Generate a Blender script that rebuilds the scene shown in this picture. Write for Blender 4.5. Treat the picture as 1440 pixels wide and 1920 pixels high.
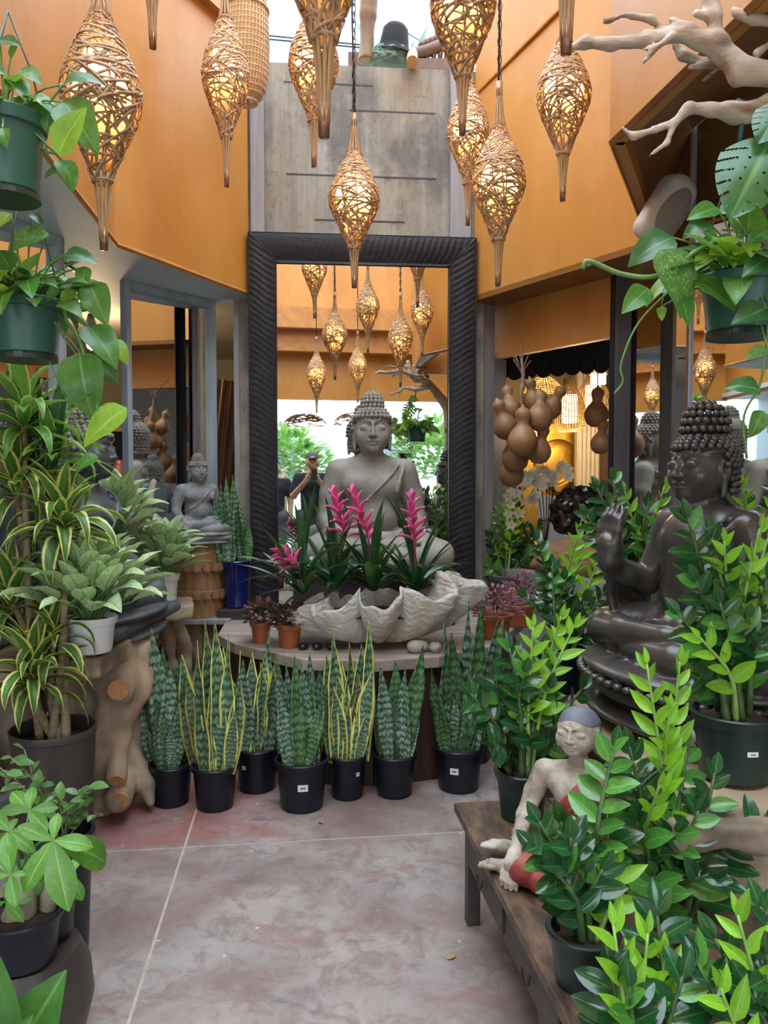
import bpy, bmesh, math, random
import numpy as np
from mathutils import Vector, Matrix, Euler, noise as mnoise
PI = math.pi
S = bpy.context.scene
for o in list(bpy.data.objects): bpy.data.objects.remove(o)
COL = S.collection
# ------------------------------------------------------------------ camera
CAMZ, FOC, PITCH = 1.5, 1450.0, math.atan(70/1450)
cd = bpy.data.cameras.new('camera'); cam = bpy.data.objects.new('camera', cd); COL.objects.link(cam)
cam.location = (0, 0, CAMZ); cam.rotation_euler = (PI/2-PITCH, 0, 0)
cd.sensor_fit = 'VERTICAL'; cd.sensor_height = 36; cd.lens = FOC/1920*36; cd.clip_start = .02; cd.clip_end = 200
S.camera = cam
# ------------------------------------------------------------------ sky light and exposure
W = bpy.data.worlds.new('overcast_sky'); S.world = W; W.use_nodes = True
bg = W.node_tree.nodes['Background']; bg.inputs[0].default_value = (.74, .87, 1.0, 1); bg.inputs[1].default_value = 7.0
S.view_settings.view_transform = 'Standard'; S.view_settings.look = 'None'
S.view_settings.gamma = 1; S.view_settings.use_curve_mapping = False
S.view_settings.exposure = 0.28
def portal(name, loc, rot, sx, sy):
    l = bpy.data.lights.new(name, 'AREA'); l.shape = 'RECTANGLE'; l.size = sx; l.size_y = sy
    l.cycles.is_portal = True
    o = bpy.data.objects.new(name, l); o.location = loc; o.rotation_euler = rot; COL.objects.link(o); return o
portal('skylight_portal', (0, 2.4, 6.45), (0, 0, 0), 5.2, 9.0)
portal('shopfront_portal', (0, -4.55, 1.7), (PI/2, 0, PI), 5.2, 3.4)

# ------------------------------------------------------------------ helpers
def at(px, py, Y):
    "world point seen at photograph pixel (px, py) at depth Y"
    u = (px-720)/FOC; v = (960-py)/FOC
    c, s = math.cos(PITCH), math.sin(PITCH)
    d = Vector((u, c+v*s, -s+v*c)); d *= Y/d.y
    return Vector((d.x, d.y, CAMZ+d.z))
def onz(px, py, z):
    u = (px-720)/FOC; v = (960-py)/FOC
    c, s = math.cos(PITCH), math.sin(PITCH)
    d = Vector((u, c+v*s, -s+v*c)); d *= (z-CAMZ)/d.z
    return Vector((d.x, d.y, z))
R = random.Random(7)
def U(a, b): return R.uniform(a, b)
def thing(name, label, cat, loc=(0, 0, 0), rz=0, group=None, rot=None, scale=1):
    o = bpy.data.objects.new(name, None); COL.objects.link(o); o.empty_display_size = .05
    o.location = loc; o.rotation_euler = rot if rot else (0, 0, rz); o.scale = (scale,)*3
    tag(o, label, cat, group); return o
def tag(o, label=None, cat=None, group=None, kind=None):
    if label: o['label'] = label
    if cat: o['category'] = cat
    if group: o['group'] = group
    if kind: o['kind'] = kind
    return o
def put(name, me, mat=None, parent=None, M=None, label=None):
    o = bpy.data.objects.new(name, me); COL.objects.link(o)
    if mat is not None and len(me.materials) == 0: me.materials.append(mat)
    if parent: o.parent = parent
    if M is not None: o.matrix_basis = M
    if label: o['label'] = label
    return o
def smat(o, mat):
    "per-object material on shared mesh data"
    o.material_slots[0].link = 'OBJECT'; o.material_slots[0].material = mat; return o
def mesh(name, verts, faces, smooth=True, uv=None):
    me = bpy.data.meshes.new(name); me.from_pydata([tuple(v) for v in verts], [], [tuple(f) for f in faces])
    if smooth: me.polygons.foreach_set('use_smooth', [True]*len(me.polygons))
    if uv is not None:
        l = me.uv_layers.new(name='UVMap'); idx = np.empty(len(me.loops), dtype=np.int32); me.loops.foreach_get('vertex_index', idx)
        l.data.foreach_set('uv', np.asarray(uv, dtype=np.float32)[idx].ravel())
    me.update(); return me
class MB:
    "collects simple shapes into one mesh"
    def __init__(s): s.v = []; s.f = []
    def add(s, v, f):
        b = len(s.v); s.v += [Vector(q) for q in v]; s.f += [tuple(b+i for i in q) for q in f]; return s
    def box(s, c, d, M=None):
        x, y, z = d[0]/2, d[1]/2, d[2]/2; c = Vector(c)
        v = [Vector((i*x, j*y, k*z)) for k in (-1, 1) for j in (-1, 1) for i in (-1, 1)]
        v = [(M @ q if M else q)+c for q in v]
        return s.add(v, [(0, 2, 3, 1), (4, 5, 7, 6), (0, 1, 5, 4), (2, 6, 7, 3), (0, 4, 6, 2), (1, 3, 7, 5)])
    def prism(s, pts, z0, z1):
        n = len(pts); a = sum(pts[i][0]*pts[(i+1) % n][1]-pts[(i+1) % n][0]*pts[i][1] for i in range(n))
        if a < 0: pts = pts[::-1]
        v = [(p[0], p[1], z0) for p in pts]+[(p[0], p[1], z1) for p in pts]
        return s.add(v, [tuple(range(n))[::-1], tuple(range(n, 2*n))]+[(i, (i+1) % n, n+(i+1) % n, n+i) for i in range(n)])
    def tube(s, pts, rad, n=8, cap=True):
        v, f = tube_geo(pts, rad, n, cap); return s.add(v, f)
    def lathe(s, prof, n=24, c=(0, 0, 0)):
        v, f = lathe_geo(prof, n); c = Vector(c); return s.add([Vector(q)+c for q in v], f)
    def build(s, name, mat=None, parent=None, M=None, smooth=False, bevel=0, label=None, auto=False):
        me = mesh(name, s.v, s.f, smooth)
        o = put(name, me, mat, parent, M, label)
        if auto: autosmooth(me)
        if bevel:
            m = o.modifiers.new('bevel', 'BEVEL'); m.width = bevel; m.segments = 2; m.limit_method = 'ANGLE'; m.angle_limit = .6
        return o
def autosmooth(me, ang=.7):
    bm = bmesh.new(); bm.from_mesh(me)
    for f in bm.faces: f.smooth = True
    for e in bm.edges:
        if len(e.link_faces) == 2 and e.calc_face_angle(0) > ang: e.smooth = False
    bm.to_mesh(me); bm.free()
def tube_geo(pts, rad, n=8, cap=True):
    pts = [Vector(p) for p in pts]; m = len(pts)
    if not hasattr(rad, '__len__'): rad = [rad]*m
    v = []; f = []; prev = None
    for i, p in enumerate(pts):
        t = (pts[min(i+1, m-1)]-pts[max(i-1, 0)]).normalized()
        if prev is None: a = t.orthogonal().normalized()
        else: a = (prev-t*prev.dot(t)); a = a.normalized() if a.length > 1e-6 else t.orthogonal().normalized()
        prev = a; b = t.cross(a)
        for k in range(n):
            w = 2*PI*k/n; v.append(p+(a*math.cos(w)+b*math.sin(w))*rad[i])
    for i in range(m-1):
        for k in range(n):
            k2 = (k+1) % n; f.append((i*n+k, i*n+k2, (i+1)*n+k2, (i+1)*n+k))
    if cap: f.append(tuple(range(n))[::-1]); f.append(tuple(range((m-1)*n, m*n)))
    return v, f
def lathe_geo(prof, n=24):
    v = []; f = []; m = len(prof)
    for r, z in prof:
        for k in range(n):
            w = 2*PI*k/n; v.append((r*math.cos(w), r*math.sin(w), z))
    for i in range(m-1):
        for k in range(n):
            k2 = (k+1) % n; f.append((i*n+k, i*n+k2, (i+1)*n+k2, (i+1)*n+k))
    if prof[0][0] > 1e-4: f.append(tuple(range(n))[::-1])
    if prof[-1][0] > 1e-4: f.append(tuple(range((m-1)*n, m*n)))
    return v, f
def TRS(loc=(0, 0, 0), rot=(0, 0, 0), s=1):
    sc = Matrix.Diagonal((*(s if hasattr(s, '__len__') else (s, s, s)), 1))
    return Matrix.Translation(loc) @ Euler(rot).to_matrix().to_4x4() @ sc
def frame(loc, y, up=(0, 0, 1), s=1, roll=0):
    "matrix whose +Y runs along y, +Z as near to up as can be"
    y = Vector(y).normalized(); up = Vector(up)
    x = y.cross(up)
    if x.length < 1e-4: x = y.orthogonal()
    x.normalize(); z = x.cross(y)
    m = Matrix((x, y, z)).transposed()
    if roll: m = m @ Matrix.Rotation(roll, 3, 'Y')
    sc = Matrix.Diagonal((*(s if hasattr(s, '__len__') else (s, s, s)), 1))
    return Matrix.Translation(loc) @ m.to_4x4() @ sc
def bez(pts, n):
    "Catmull-Rom through pts"
    P = [Vector(p) for p in pts]; P = [P[0]*2-P[1]]+P+[P[-1]*2-P[-2]]
    out = []; m = len(P)-3
    for i in range(n):
        t = i/(n-1)*m; k = min(int(t), m-1); t -= k
        a, b, c, d = P[k:k+4]
        out.append(.5*((2*b)+(c-a)*t+(2*a-5*b+4*c-d)*t*t+(3*b-a-3*c+d)*t**3))
    return out

# ------------------------------------------------------------------ materials
class NT:
    def __init__(s, name):
        s.m = bpy.data.materials.new(name); s.m.use_nodes = True; s.t = s.m.node_tree; s.n = s.t.nodes; s.l = s.t.links
        s.b = s.n['Principled BSDF']; s.out = s.n['Material Output']; s._tc = None
    def new(s, k, **kw):
        n = s.n.new(k)
        for a, b in kw.items(): setattr(n, a, b)
        return n
    def lk(s, a, b): s.l.new(a, b)
    def tc(s, which='Object'):
        if s._tc is None: s._tc = s.new('ShaderNodeTexCoord')
        return s._tc.outputs[which]
    def mp(s, scale=(1, 1, 1), which='Object', rot=(0, 0, 0), src=None):
        m = s.new('ShaderNodeMapping'); m.inputs['Scale'].default_value = scale if hasattr(scale, '__len__') else (scale,)*3
        m.inputs['Rotation'].default_value = rot; s.lk(src if src else s.tc(which), m.inputs[0]); return m.outputs[0]
    def noise(s, scale, detail=4, rough=.55, vec=None, dist=0):
        n = s.new('ShaderNodeTexNoise'); n.inputs['Scale'].default_value = scale; n.inputs['Detail'].default_value = detail
        n.inputs['Roughness'].default_value = rough; n.inputs['Distortion'].default_value = dist
        s.lk(vec if vec else s.tc(), n.inputs['Vector']); return n.outputs['Fac']
    def ramp(s, fac, stops, interp='LINEAR'):
        r = s.new('ShaderNodeValToRGB'); r.color_ramp.interpolation = interp; e = r.color_ramp.elements
        while len(e) < len(stops): e.new(.5)
        for q, (p, c) in zip(e, stops):
            q.position = p; q.color = (*c, 1) if hasattr(c, '__len__') else (c, c, c, 1)
        s.lk(fac, r.inputs[0]); return r.outputs[0]
    def mix(s, fac, a, b, mode='MIX'):
        m = s.new('ShaderNodeMix', data_type='RGBA', blend_type=mode); m.clamp_factor = True
        for k, x in ((0, fac), (6, a), (7, b)):
            if hasattr(x, 'is_linked') or hasattr(x, 'links'): s.lk(x, m.inputs[k])
            elif hasattr(x, '__len__'): m.inputs[k].default_value = (*x, 1)
            else: m.inputs[k].default_value = x
        return m.outputs[2]
    def math(s, op, a, b=0, clamp=False):
        m = s.new('ShaderNodeMath', operation=op); m.use_clamp = clamp
        for k, x in ((0, a), (1, b)):
            if hasattr(x, 'links'): s.lk(x, m.inputs[k])
            else: m.inputs[k].default_value = x
        return m.outputs[0]
    def bump(s, h, strength=.3, dist=.01, nrm=None):
        b = s.new('ShaderNodeBump'); b.inputs['Strength'].default_value = strength; b.inputs['Distance'].default_value = dist
        s.lk(h, b.inputs['Height'])
        if nrm: s.lk(nrm, b.inputs['Normal'])
        s.lk(b.outputs[0], s.b.inputs['Normal']); return b.outputs[0]
    def set(s, col=None, rough=None, metal=None, spec=None, coat=None, trans=None, ior=None):
        for k, x in (('Base Color', col), ('Roughness', rough), ('Metallic', metal), ('Specular IOR Level', spec), ('Coat Weight', coat), ('Transmission Weight', trans), ('IOR', ior)):
            if x is None: continue
            if hasattr(x, 'links'): s.lk(x, s.b.inputs[k])
            elif hasattr(x, '__len__'): s.b.inputs[k].default_value = (*x, 1)
            else: s.b.inputs[k].default_value = x
        return s
def mat(name, c1, c2=None, scale=6, rough=.6, bump=0, bscale=None, metal=0, spec=.5, stretch=(1, 1, 1), detail=5, lo=.35, hi=.65, coat=0, bdist=.01, rnd=0):
    t = NT(name)
    if c2 is None: c2 = tuple(x*.82 for x in c1)
    vec = t.mp(stretch)
    n = t.noise(scale, detail, .6, vec)
    c = t.ramp(n, [(lo, c2), (hi, c1)])
    if rnd:
        oi = t.new('ShaderNodeObjectInfo'); h = t.new('ShaderNodeHueSaturation')
        t.lk(t.math('ADD', t.math('MULTIPLY', oi.outputs['Random'], rnd), 1-rnd/2), h.inputs['Value']); t.lk(c, h.inputs['Color']); c = h.outputs[0]
    t.set(c, rough, metal, spec, coat)
    if bump: t.bump(t.noise(bscale or scale*3, 6, .65, vec), bump, bdist)
    return t.m
def leafmat(name, base, dark=None, rib=None, margin=None, mw=.12, bands=0, veins=0, splash=None, sthr=.44, blo=.5, rough=.35, trans=.25, spec=.5, tip=None, back=None):
    """leaf colour from UV: u across (0..1), v along"""
    t = NT(name); uv = t.tc('UV')
    sx = t.new('ShaderNodeSeparateXYZ'); t.lk(uv, sx.inputs[0])
    u = t.math('ABSOLUTE', t.math('SUBTRACT', sx.outputs[0], .5)); v = sx.outputs[1]
    dark = dark or tuple(x*.55 for x in base)
    oi = t.new('ShaderNodeObjectInfo')
    ofs = t.new('ShaderNodeCombineXYZ'); t.lk(t.math('MULTIPLY', oi.outputs['Random'], 37.), ofs.inputs[0]); t.lk(t.math('MULTIPLY', oi.outputs['Random'], 91.), ofs.inputs[1])
    va = t.new('ShaderNodeVectorMath', operation='ADD'); t.lk(uv, va.inputs[0]); t.lk(ofs.outputs[0], va.inputs[1]); vec = va.outputs[0]
    n = t.noise(3, 4, .6, t.mp((2, 3, 1), src=vec))
    c = t.ramp(n, [(.3, dark), (.7, base)])
    if splash:
        nn = t.noise(9, 5, .7, t.mp((1.6, 2.2, 1), src=vec), .6)
        f = t.math('MULTIPLY', t.ramp(nn, [(sthr, 0), (sthr+.09, 1)]), t.ramp(u, [(.33, 1), (.47, 0)]))
        c = t.mix(f, c, splash)
    if bands:
        w = t.new('ShaderNodeTexWave'); w.wave_type = 'BANDS'; w.bands_direction = 'Y'; w.inputs['Scale'].default_value = bands
        w.inputs['Distortion'].default_value = 5.5; w.inputs['Detail'].default_value = 3; w.inputs['Detail Scale'].default_value = 1.6
        t.lk(t.mp((.9, 1, 1), src=vec), w.inputs[0])
        c = t.mix(t.ramp(w.outputs['Fac'], [(blo, 0), (blo+.22, 1)]), c, dark)
    if veins:
        w = t.new('ShaderNodeTexWave'); w.wave_type = 'BANDS'; w.bands_direction = 'Y'; w.inputs['Scale'].default_value = veins
        w.inputs['Distortion'].default_value = .4
        cb = t.new('ShaderNodeCombineXYZ'); t.lk(t.math('SUBTRACT', v, t.math('MULTIPLY', u, .45)), cb.inputs[1]); t.lk(cb.outputs[0], w.inputs[0])
        c = t.mix(t.math('MULTIPLY', t.ramp(w.outputs['Fac'], [(.8, 0), (1, 1)]), .35), c, rib or base)
        t.bump(t.math('SUBTRACT', 1, w.outputs['Fac']), .25, .003)
    if margin:
        nz = t.math('MULTIPLY', t.math('SUBTRACT', t.noise(4, 3, .5, t.mp((1, 2.5, 1), src=vec)), .5), .22)
        f = t.ramp(t.math('ADD', u, nz), [(.5-mw-.02, 0), (.5-mw+.02, 1)])
        c = t.mix(f, c, margin)
    if rib: c = t.mix(t.ramp(u, [(.015, .8), (.045, 0)]), c, rib)
    if tip: c = t.mix(t.ramp(v, [(.9, 0), (1, 1)]), c, tip)
    h = t.new('ShaderNodeHueSaturation'); t.lk(c, h.inputs['Color'])
    t.lk(t.math('ADD', t.math('MULTIPLY', oi.outputs['Random'], .5), .75), h.inputs['Value']); c = h.outputs[0]
    t.set(c, rough, 0, spec)
    if trans:
        tr = t.new('ShaderNodeBsdfTranslucent'); t.lk(t.mix(.35, c, (.5, .7, .08)), tr.inputs[0])
        mx = t.new('ShaderNodeMixShader'); mx.inputs[0].default_value = trans
        t.lk(t.b.outputs[0], mx.inputs[1]); t.lk(tr.outputs[0], mx.inputs[2]); t.lk(mx.outputs[0], t.out.inputs[0])
    return t.m

# ------------------------------------------------------------------ signed distance modelling (organic solids)
class SDF:
    def __init__(s, lo, hi, h):
        s.lo = np.array(lo, np.float32); s.h = h
        s.n = [int(math.ceil((hi[i]-lo[i])/h))+1 for i in range(3)]
        s.f = np.full(s.n, 9., np.float32)
        s.ax = [s.lo[i]+h*np.arange(s.n[i], dtype=np.float32) for i in range(3)]
    def _sl(s, lo, hi, m):
        a = [max(0, int((lo[i]-m-s.lo[i])/s.h)) for i in range(3)]; b = [min(s.n[i], int((hi[i]+m-s.lo[i])/s.h)+2) for i in range(3)]
        return tuple(slice(x, max(x, y)) for x, y in zip(a, b))
    def _g(s, sl): return np.meshgrid(s.ax[0][sl[0]], s.ax[1][sl[1]], s.ax[2][sl[2]], indexing='ij', sparse=True)
    def _u(s, sl, d, k, sub):
        a = s.f[sl]
        if a.size == 0: return
        if sub:
            d = -d; hh = np.clip(.5-.5*(a-d)/k, 0, 1); s.f[sl] = a*(1-hh)+d*hh+k*hh*(1-hh)
        else:
            hh = np.clip(.5+.5*(a-d)/k, 0, 1); s.f[sl] = a*(1-hh)+d*hh-k*hh*(1-hh)
    def rc(s, a, b, r1, r2=None, k=.02, sub=False):
        r2 = r1 if r2 is None else r2; a = np.array(a, np.float32); b = np.array(b, np.float32); r = max(r1, r2)
        sl = s._sl(np.minimum(a, b)-r, np.maximum(a, b)+r, k+2*s.h); x, y, z = s._g(sl)
        ab = b-a; L = max(float(ab@ab), 1e-12)
        t = np.clip(((x-a[0])*ab[0]+(y-a[1])*ab[1]+(z-a[2])*ab[2])/L, 0, 1)
        d = np.sqrt((x-a[0]-t*ab[0])**2+(y-a[1]-t*ab[1])**2+(z-a[2]-t*ab[2])**2)-(r1+(r2-r1)*t)
        s._u(sl, d, k, sub); return s
    def chain(s, pts, rad, k=.02, sub=False):
        if not hasattr(rad, '__len__'): rad = [rad]*len(pts)
        for i in range(len(pts)-1): s.rc(pts[i], pts[i+1], rad[i], rad[i+1], k, sub)
        return s
    def ell(s, c, r, k=.02, rot=None, sub=False, zmin=None):
        c = np.array(c, np.float32); m = max(r) if rot else None
        rr = np.array([m]*3 if rot else r); sl = s._sl(c-rr, c+rr, k+2*s.h); x, y, z = s._g(sl)
        x = x-c[0]; y = y-c[1]; z = z-c[2]; z0 = z
        if rot:
            M = np.array(Euler(rot).to_matrix().transposed(), np.float32)
            x, y, z = (M[i, 0]*x+M[i, 1]*y+M[i, 2]*z for i in range(3))
        k0 = np.sqrt((x/r[0])**2+(y/r[1])**2+(z/r[2])**2); k1 = np.sqrt((x/r[0]**2)**2+(y/r[1]**2)**2+(z/r[2]**2)**2)
        d = k0*(k0-1)/np.maximum(k1, 1e-6)
        if zmin is not None: d = np.maximum(d, zmin-c[2]-z0)
        s._u(sl, d, k, sub); return s
    def box(s, c, half, r=.01, k=.02, rot=None, sub=False):
        c = np.array(c, np.float32); m = float(np.linalg.norm(half)); rr = np.array([m]*3 if rot else half)
        sl = s._sl(c-rr, c+rr, k+2*s.h); x, y, z = s._g(sl); x = x-c[0]; y = y-c[1]; z = z-c[2]
        if rot:
            M = np.array(Euler(rot).to_matrix().transposed(), np.float32)
            x, y, z = (M[i, 0]*x+M[i, 1]*y+M[i, 2]*z for i in range(3))
        q = [np.abs(a)-(hh-r) for a, hh in zip((x, y, z), half)]
        d = np.sqrt(sum(np.maximum(a, 0)**2 for a in q))+np.minimum(np.maximum(np.maximum(q[0], q[1]), q[2]), 0)-r
        s._u(sl, d, k, sub); return s
    def wobble(s, amp, scale, seed=0):
        rs = np.random.RandomState(seed); x, y, z = s._g((slice(None),)*3); d = 0
        for i in range(5):
            w = rs.normal(size=3)*scale; ph = rs.uniform(0, 6.28); d = d+np.sin(w[0]*x+w[1]*y+w[2]*z+ph)
        s.f += (amp*.5*d).astype(np.float32); return s
    def floor(s, z):
        i = max(0, int((z-s.lo[2])/s.h)+2); zz = (z-s.ax[2][:i])[None, None, :]; s.f[:, :, :i] = np.maximum(s.f[:, :, :i], zz); return s
    def mesh(s, name):
        f = s.f; f[0] = f[-1] = 1; f[:, 0] = f[:, -1] = 1; f[:, :, 0] = f[:, :, -1] = 1
        ins = f < 0; n = f.shape
        c = np.zeros((n[0]-1, n[1]-1, n[2]-1), np.int8)
        for i in (0, 1):
            for j in (0, 1):
                for k in (0, 1): c += ins[i:n[0]-1+i, j:n[1]-1+j, k:n[2]-1+k]
        act = np.argwhere((c > 0) & (c < 8)); idm = np.full(c.shape, -1, np.int32)
        idm[act[:, 0], act[:, 1], act[:, 2]] = np.arange(len(act))
        cor = [(i, j, k) for i in (0, 1) for j in (0, 1) for k in (0, 1)]
        V = np.stack([f[act[:, 0]+i, act[:, 1]+j, act[:, 2]+k] for i, j, k in cor], 1)
        acc = np.zeros((len(act), 3), np.float32); cnt = np.zeros(len(act), np.float32)
        for a in range(8):
            for b in range(a+1, 8):
                if sum(abs(cor[a][q]-cor[b][q]) for q in range(3)) != 1: continue
                m = (V[:, a] < 0) != (V[:, b] < 0); t = V[m, a]/(V[m, a]-V[m, b])
                acc[m] += np.array(cor[a], np.float32)+t[:, None]*(np.array(cor[b], np.float32)-np.array(cor[a], np.float32)); cnt[m] += 1
        P = s.lo+s.h*(act+acc/cnt[:, None])
        F = []
        for ax in range(3):
            o1, o2 = [(1, 2), (2, 0), (0, 1)][ax]
            sa = [slice(None)]*3; sb = [slice(None)]*3; sa[ax] = slice(0, -1); sb[ax] = slice(1, None)
            A = ins[tuple(sa)]; B = ins[tuple(sb)]
            for flip in (0, 1):
                e = np.argwhere((A & ~B) if flip == 0 else (~A & B))
                e = e[(e[:, o1] > 0) & (e[:, o2] > 0) & (e[:, o1] < n[o1]-1) & (e[:, o2] < n[o2]-1)]
                q = []
                for d1, d2 in ((-1, -1), (0, -1), (0, 0), (-1, 0)):
                    g = e.copy(); g[:, o1] += d1; g[:, o2] += d2; q.append(idm[g[:, 0], g[:, 1], g[:, 2]])
                F.append(np.stack(q if flip == 0 else q[::-1], 1))
        F = np.concatenate(F)
        me = bpy.data.meshes.new(name); me.vertices.add(len(P)); me.vertices.foreach_set('co', P.astype(np.float32).ravel())
        me.loops.add(F.size); me.loops.foreach_set('vertex_index', F.ravel().astype(np.int32))
        me.polygons.add(len(F)); me.polygons.foreach_set('loop_start', np.arange(0, F.size, 4, dtype=np.int32))
        me.polygons.foreach_set('use_smooth', np.ones(len(F), bool)); me.update(calc_edges=True); me.validate()
        return me
# ================================================================== STRUCTURE
def orange_mat():
    t = NT('orange_plaster'); n = t.noise(1.1, 5, .6, t.mp((1.6, 1.6, .35))); c = t.ramp(n, [(.3, (.44, .170, .024)), (.7, (.54, .238, .045))])
    n2 = t.noise(2.2, 6, .7, t.mp((1, 1, .5))); c = t.mix(t.math('MULTIPLY', t.ramp(n2, [(.45, 0), (.75, 1)]), .5), c, (.62, .33, .11))
    sp = t.noise(40, 2, .5); c = t.mix(t.math('MULTIPLY', t.ramp(sp, [(.74, 0), (.78, 1)]), .35), c, (.3, .13, .03))
    t.set(c, .42, 0, .5); t.bump(t.noise(3, 7, .7), .18, .012); return t.m
M_ORANGE = orange_mat()
M_ORANGE_TRIM = mat('orange_trim_paint', (.57, .25, .055), (.43, .165, .033), 9, .45, .15)
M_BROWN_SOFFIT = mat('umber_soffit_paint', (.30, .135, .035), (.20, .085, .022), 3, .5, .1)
M_GREY_SOFFIT = mat('pale_blue_grey_paint', (.55, .60, .64), (.47, .52, .56), 2.5, .6, .08)
M_GREYBOARD = mat('weathered_grey_board', (.36, .34, .345), (.20, .19, .195), 3.2, .65, .25, 12, stretch=(6, 6, .6), lo=.25, hi=.75)
M_BLUEGREY = mat('blue_grey_paint', (.36, .42, .49), (.27, .32, .38), 5, .5, .08, stretch=(3, 3, .5))
M_DARKBOARD = mat('dark_grey_board', (.12, .11, .12), (.06, .055, .06), 3.2, .6, .25, 12, stretch=(6, 6, .6), lo=.25, hi=.75)
M_WHITE = mat('white_roof_paint', (.30, .37, .43), (.26, .325, .385), 1.4, .6)
M_TAN = mat('tan_wall_paint', (.42, .36, .19), (.34, .29, .15), 2, .6)
M_CREAM = mat('cream_moulding_paint', (.66, .62, .52), (.55, .5, .4), 4, .55)
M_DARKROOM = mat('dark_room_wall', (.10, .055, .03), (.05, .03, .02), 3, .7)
M_GOLD = mat('gold_leaf_panel', (.62, .38, .06), (.36, .19, .03), 5, .32, .5, 9, metal=.75)
M_FRAME = mat('ebonised_carved_wood', (.020, .018, .022), (.009, .008, .010), 8, .42, .25, 30, stretch=(3, 3, .7), spec=.28)
M_BLACKMETAL = mat('black_metal', (.02, .02, .022), None, 8, .4)
def concrete_mat():
    t = NT('board_formed_concrete'); v = t.mp((9, 9, .55)); n = t.noise(2.2, 8, .7, v); big = t.noise(1.3, 5, .6)
    c = t.ramp(n, [(.25, (.17, .15, .125)), (.5, (.30, .275, .235)), (.75, (.43, .40, .35))])
    c = t.mix(t.ramp(big, [(.38, 0), (.66, .8)]), c, (.33, .27, .18))
    c = t.mix(t.ramp(t.noise(2.1, 6, .65, t.mp((1, 1, .7))), [(.46, 0), (.58, .85)]), c, (.14, .125, .11)); c = t.mix(t.ramp(t.noise(3.3, 7, .7, t.mp((1.3, 1.3, .8))), [(.55, 0), (.72, .7)]), c, (.36, .24, .13))
    t.set(c, .8, 0, .3)
    w = t.new('ShaderNodeTexWave'); w.bands_direction = 'X'; w.inputs['Scale'].default_value = 22; w.inputs['Distortion'].default_value = 1.2
    t.lk(t.mp((1, 1, .15)), w.inputs[0])
    pit = t.ramp(t.noise(38, 4, .7), [(.58, 0), (.7, 1)])
    t.bump(t.math('ADD', t.math('MULTIPLY', w.outputs['Fac'], .15), t.math('ADD', n, pit)), .55, .012); return t.m
M_CONC = concrete_mat()
def mirror_mat():
    t = NT('mirror_silvering'); t.set((.86, .89, .88), .012, 1.0); return t.m
M_MIRROR = mirror_mat()
# ---- floor: four stained concrete slabs bedded on mortar
def floor_mat():
    t = NT('stained_concrete_floor'); geo = t.new('ShaderNodeNewGeometry'); P = geo.outputs['Position']
    n = t.noise(1.6, 7, .62, P, .5); c = t.ramp(n, [(.32, (.185, .125, .115)), (.46, (.28, .215, .195)), (.56, (.35, .295, .265)), (.7, (.45, .395, .345))])
    c = t.mix(t.ramp(t.noise(1.3, 6, .65, t.mp((1, 1.3, 1), src=P), .4), [(.46, 0), (.62, .5)]), c, (.31, .285, .29)); c = t.mix(t.ramp(t.noise(9, 7, .75, P, 1.), [(.47, 0), (.62, .7)]), c, (.20, .135, .12))
    c = t.mix(t.ramp(t.noise(3.4, 6, .7, t.mp((1, 1.6, 1), src=P), .8), [(.55, 0), (.66, .65)]), c, (.27, .145, .12))
    sx = t.new('ShaderNodeSeparateXYZ'); t.lk(P, sx.inputs[0])
    red = t.math('MULTIPLY', t.ramp(t.math('ADD', sx.outputs[1], t.math('MULTIPLY', t.math('SUBTRACT', n, .5), .25)), [(.0, 0), (1, 1)]), 1)
    fy = t.math('MULTIPLY', t.math('SUBTRACT', t.math('ADD', sx.outputs[1], t.math('MULTIPLY', sx.outputs[0], -.16)), 3.2), 40., True)
    fx = t.math('MULTIPLY', t.math('SUBTRACT', t.math('ADD', -.40, t.math('MULTIPLY', t.math('SUBTRACT', n, .5), 1.2)), sx.outputs[0]), 3., True)
    c = t.mix(t.math('MULTIPLY', t.math('MULTIPLY', t.math('MULTIPLY', fy, fx), .9), t.ramp(t.noise(3.2, 6, .7, P, .6), [(.36, .15), (.6, 1)])), c, (.31, .10, .08))
    blk = t.ramp(t.noise(4.6, 4, .55, t.mp((1, 1.9, 1), src=P), .4), [(.63, 0), (.69, 1)])
    c = t.mix(t.math('MULTIPLY', blk, .6), c, (.12, .125, .14))
    wh = t.ramp(t.noise(27, 3, .6, P), [(.70, 0), (.74, 1)]); c = t.mix(t.math('MULTIPLY', wh, .75), c, (.68, .65, .6))
    t.set(c, t.ramp(t.noise(5, 4, .6, P), [(.3, .38), (.7, .62)]), 0, .4); t.bump(t.noise(14, 7, .7, P), .12, .006); return t.m
M_FLOOR = floor_mat(); M_MORTAR = mat('pale_mortar', (.50, .42, .34), (.38, .31, .25), 12, .85, .2)
fl = MB().box((0, 1.5, -.0605), (9, 16, .118)).build('floor', M_MORTAR); tag(fl, 'stained grey and red concrete floor with pale joints', 'floor', kind='structure')
a1, a2, b1, b2 = onz(190, 1597, 0), onz(850, 1560, 0), onz(345, 1590, 0), onz(240, 1920, 0)
sA = (a2.y-a1.y)/(a2.x-a1.x); sB = (b2.x-b1.x)/(b2.y-b1.y)
def fA(x): return a1.y+sA*(x-a1.x)
def cross(dx):   # crossing of joint B (shifted by dx) with joint A
    x = b1.x
    for _ in range(20): x = b1.x+dx+sB*(fA(x)-b1.y)
    return (x, fA(x))
g = .005
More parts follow.
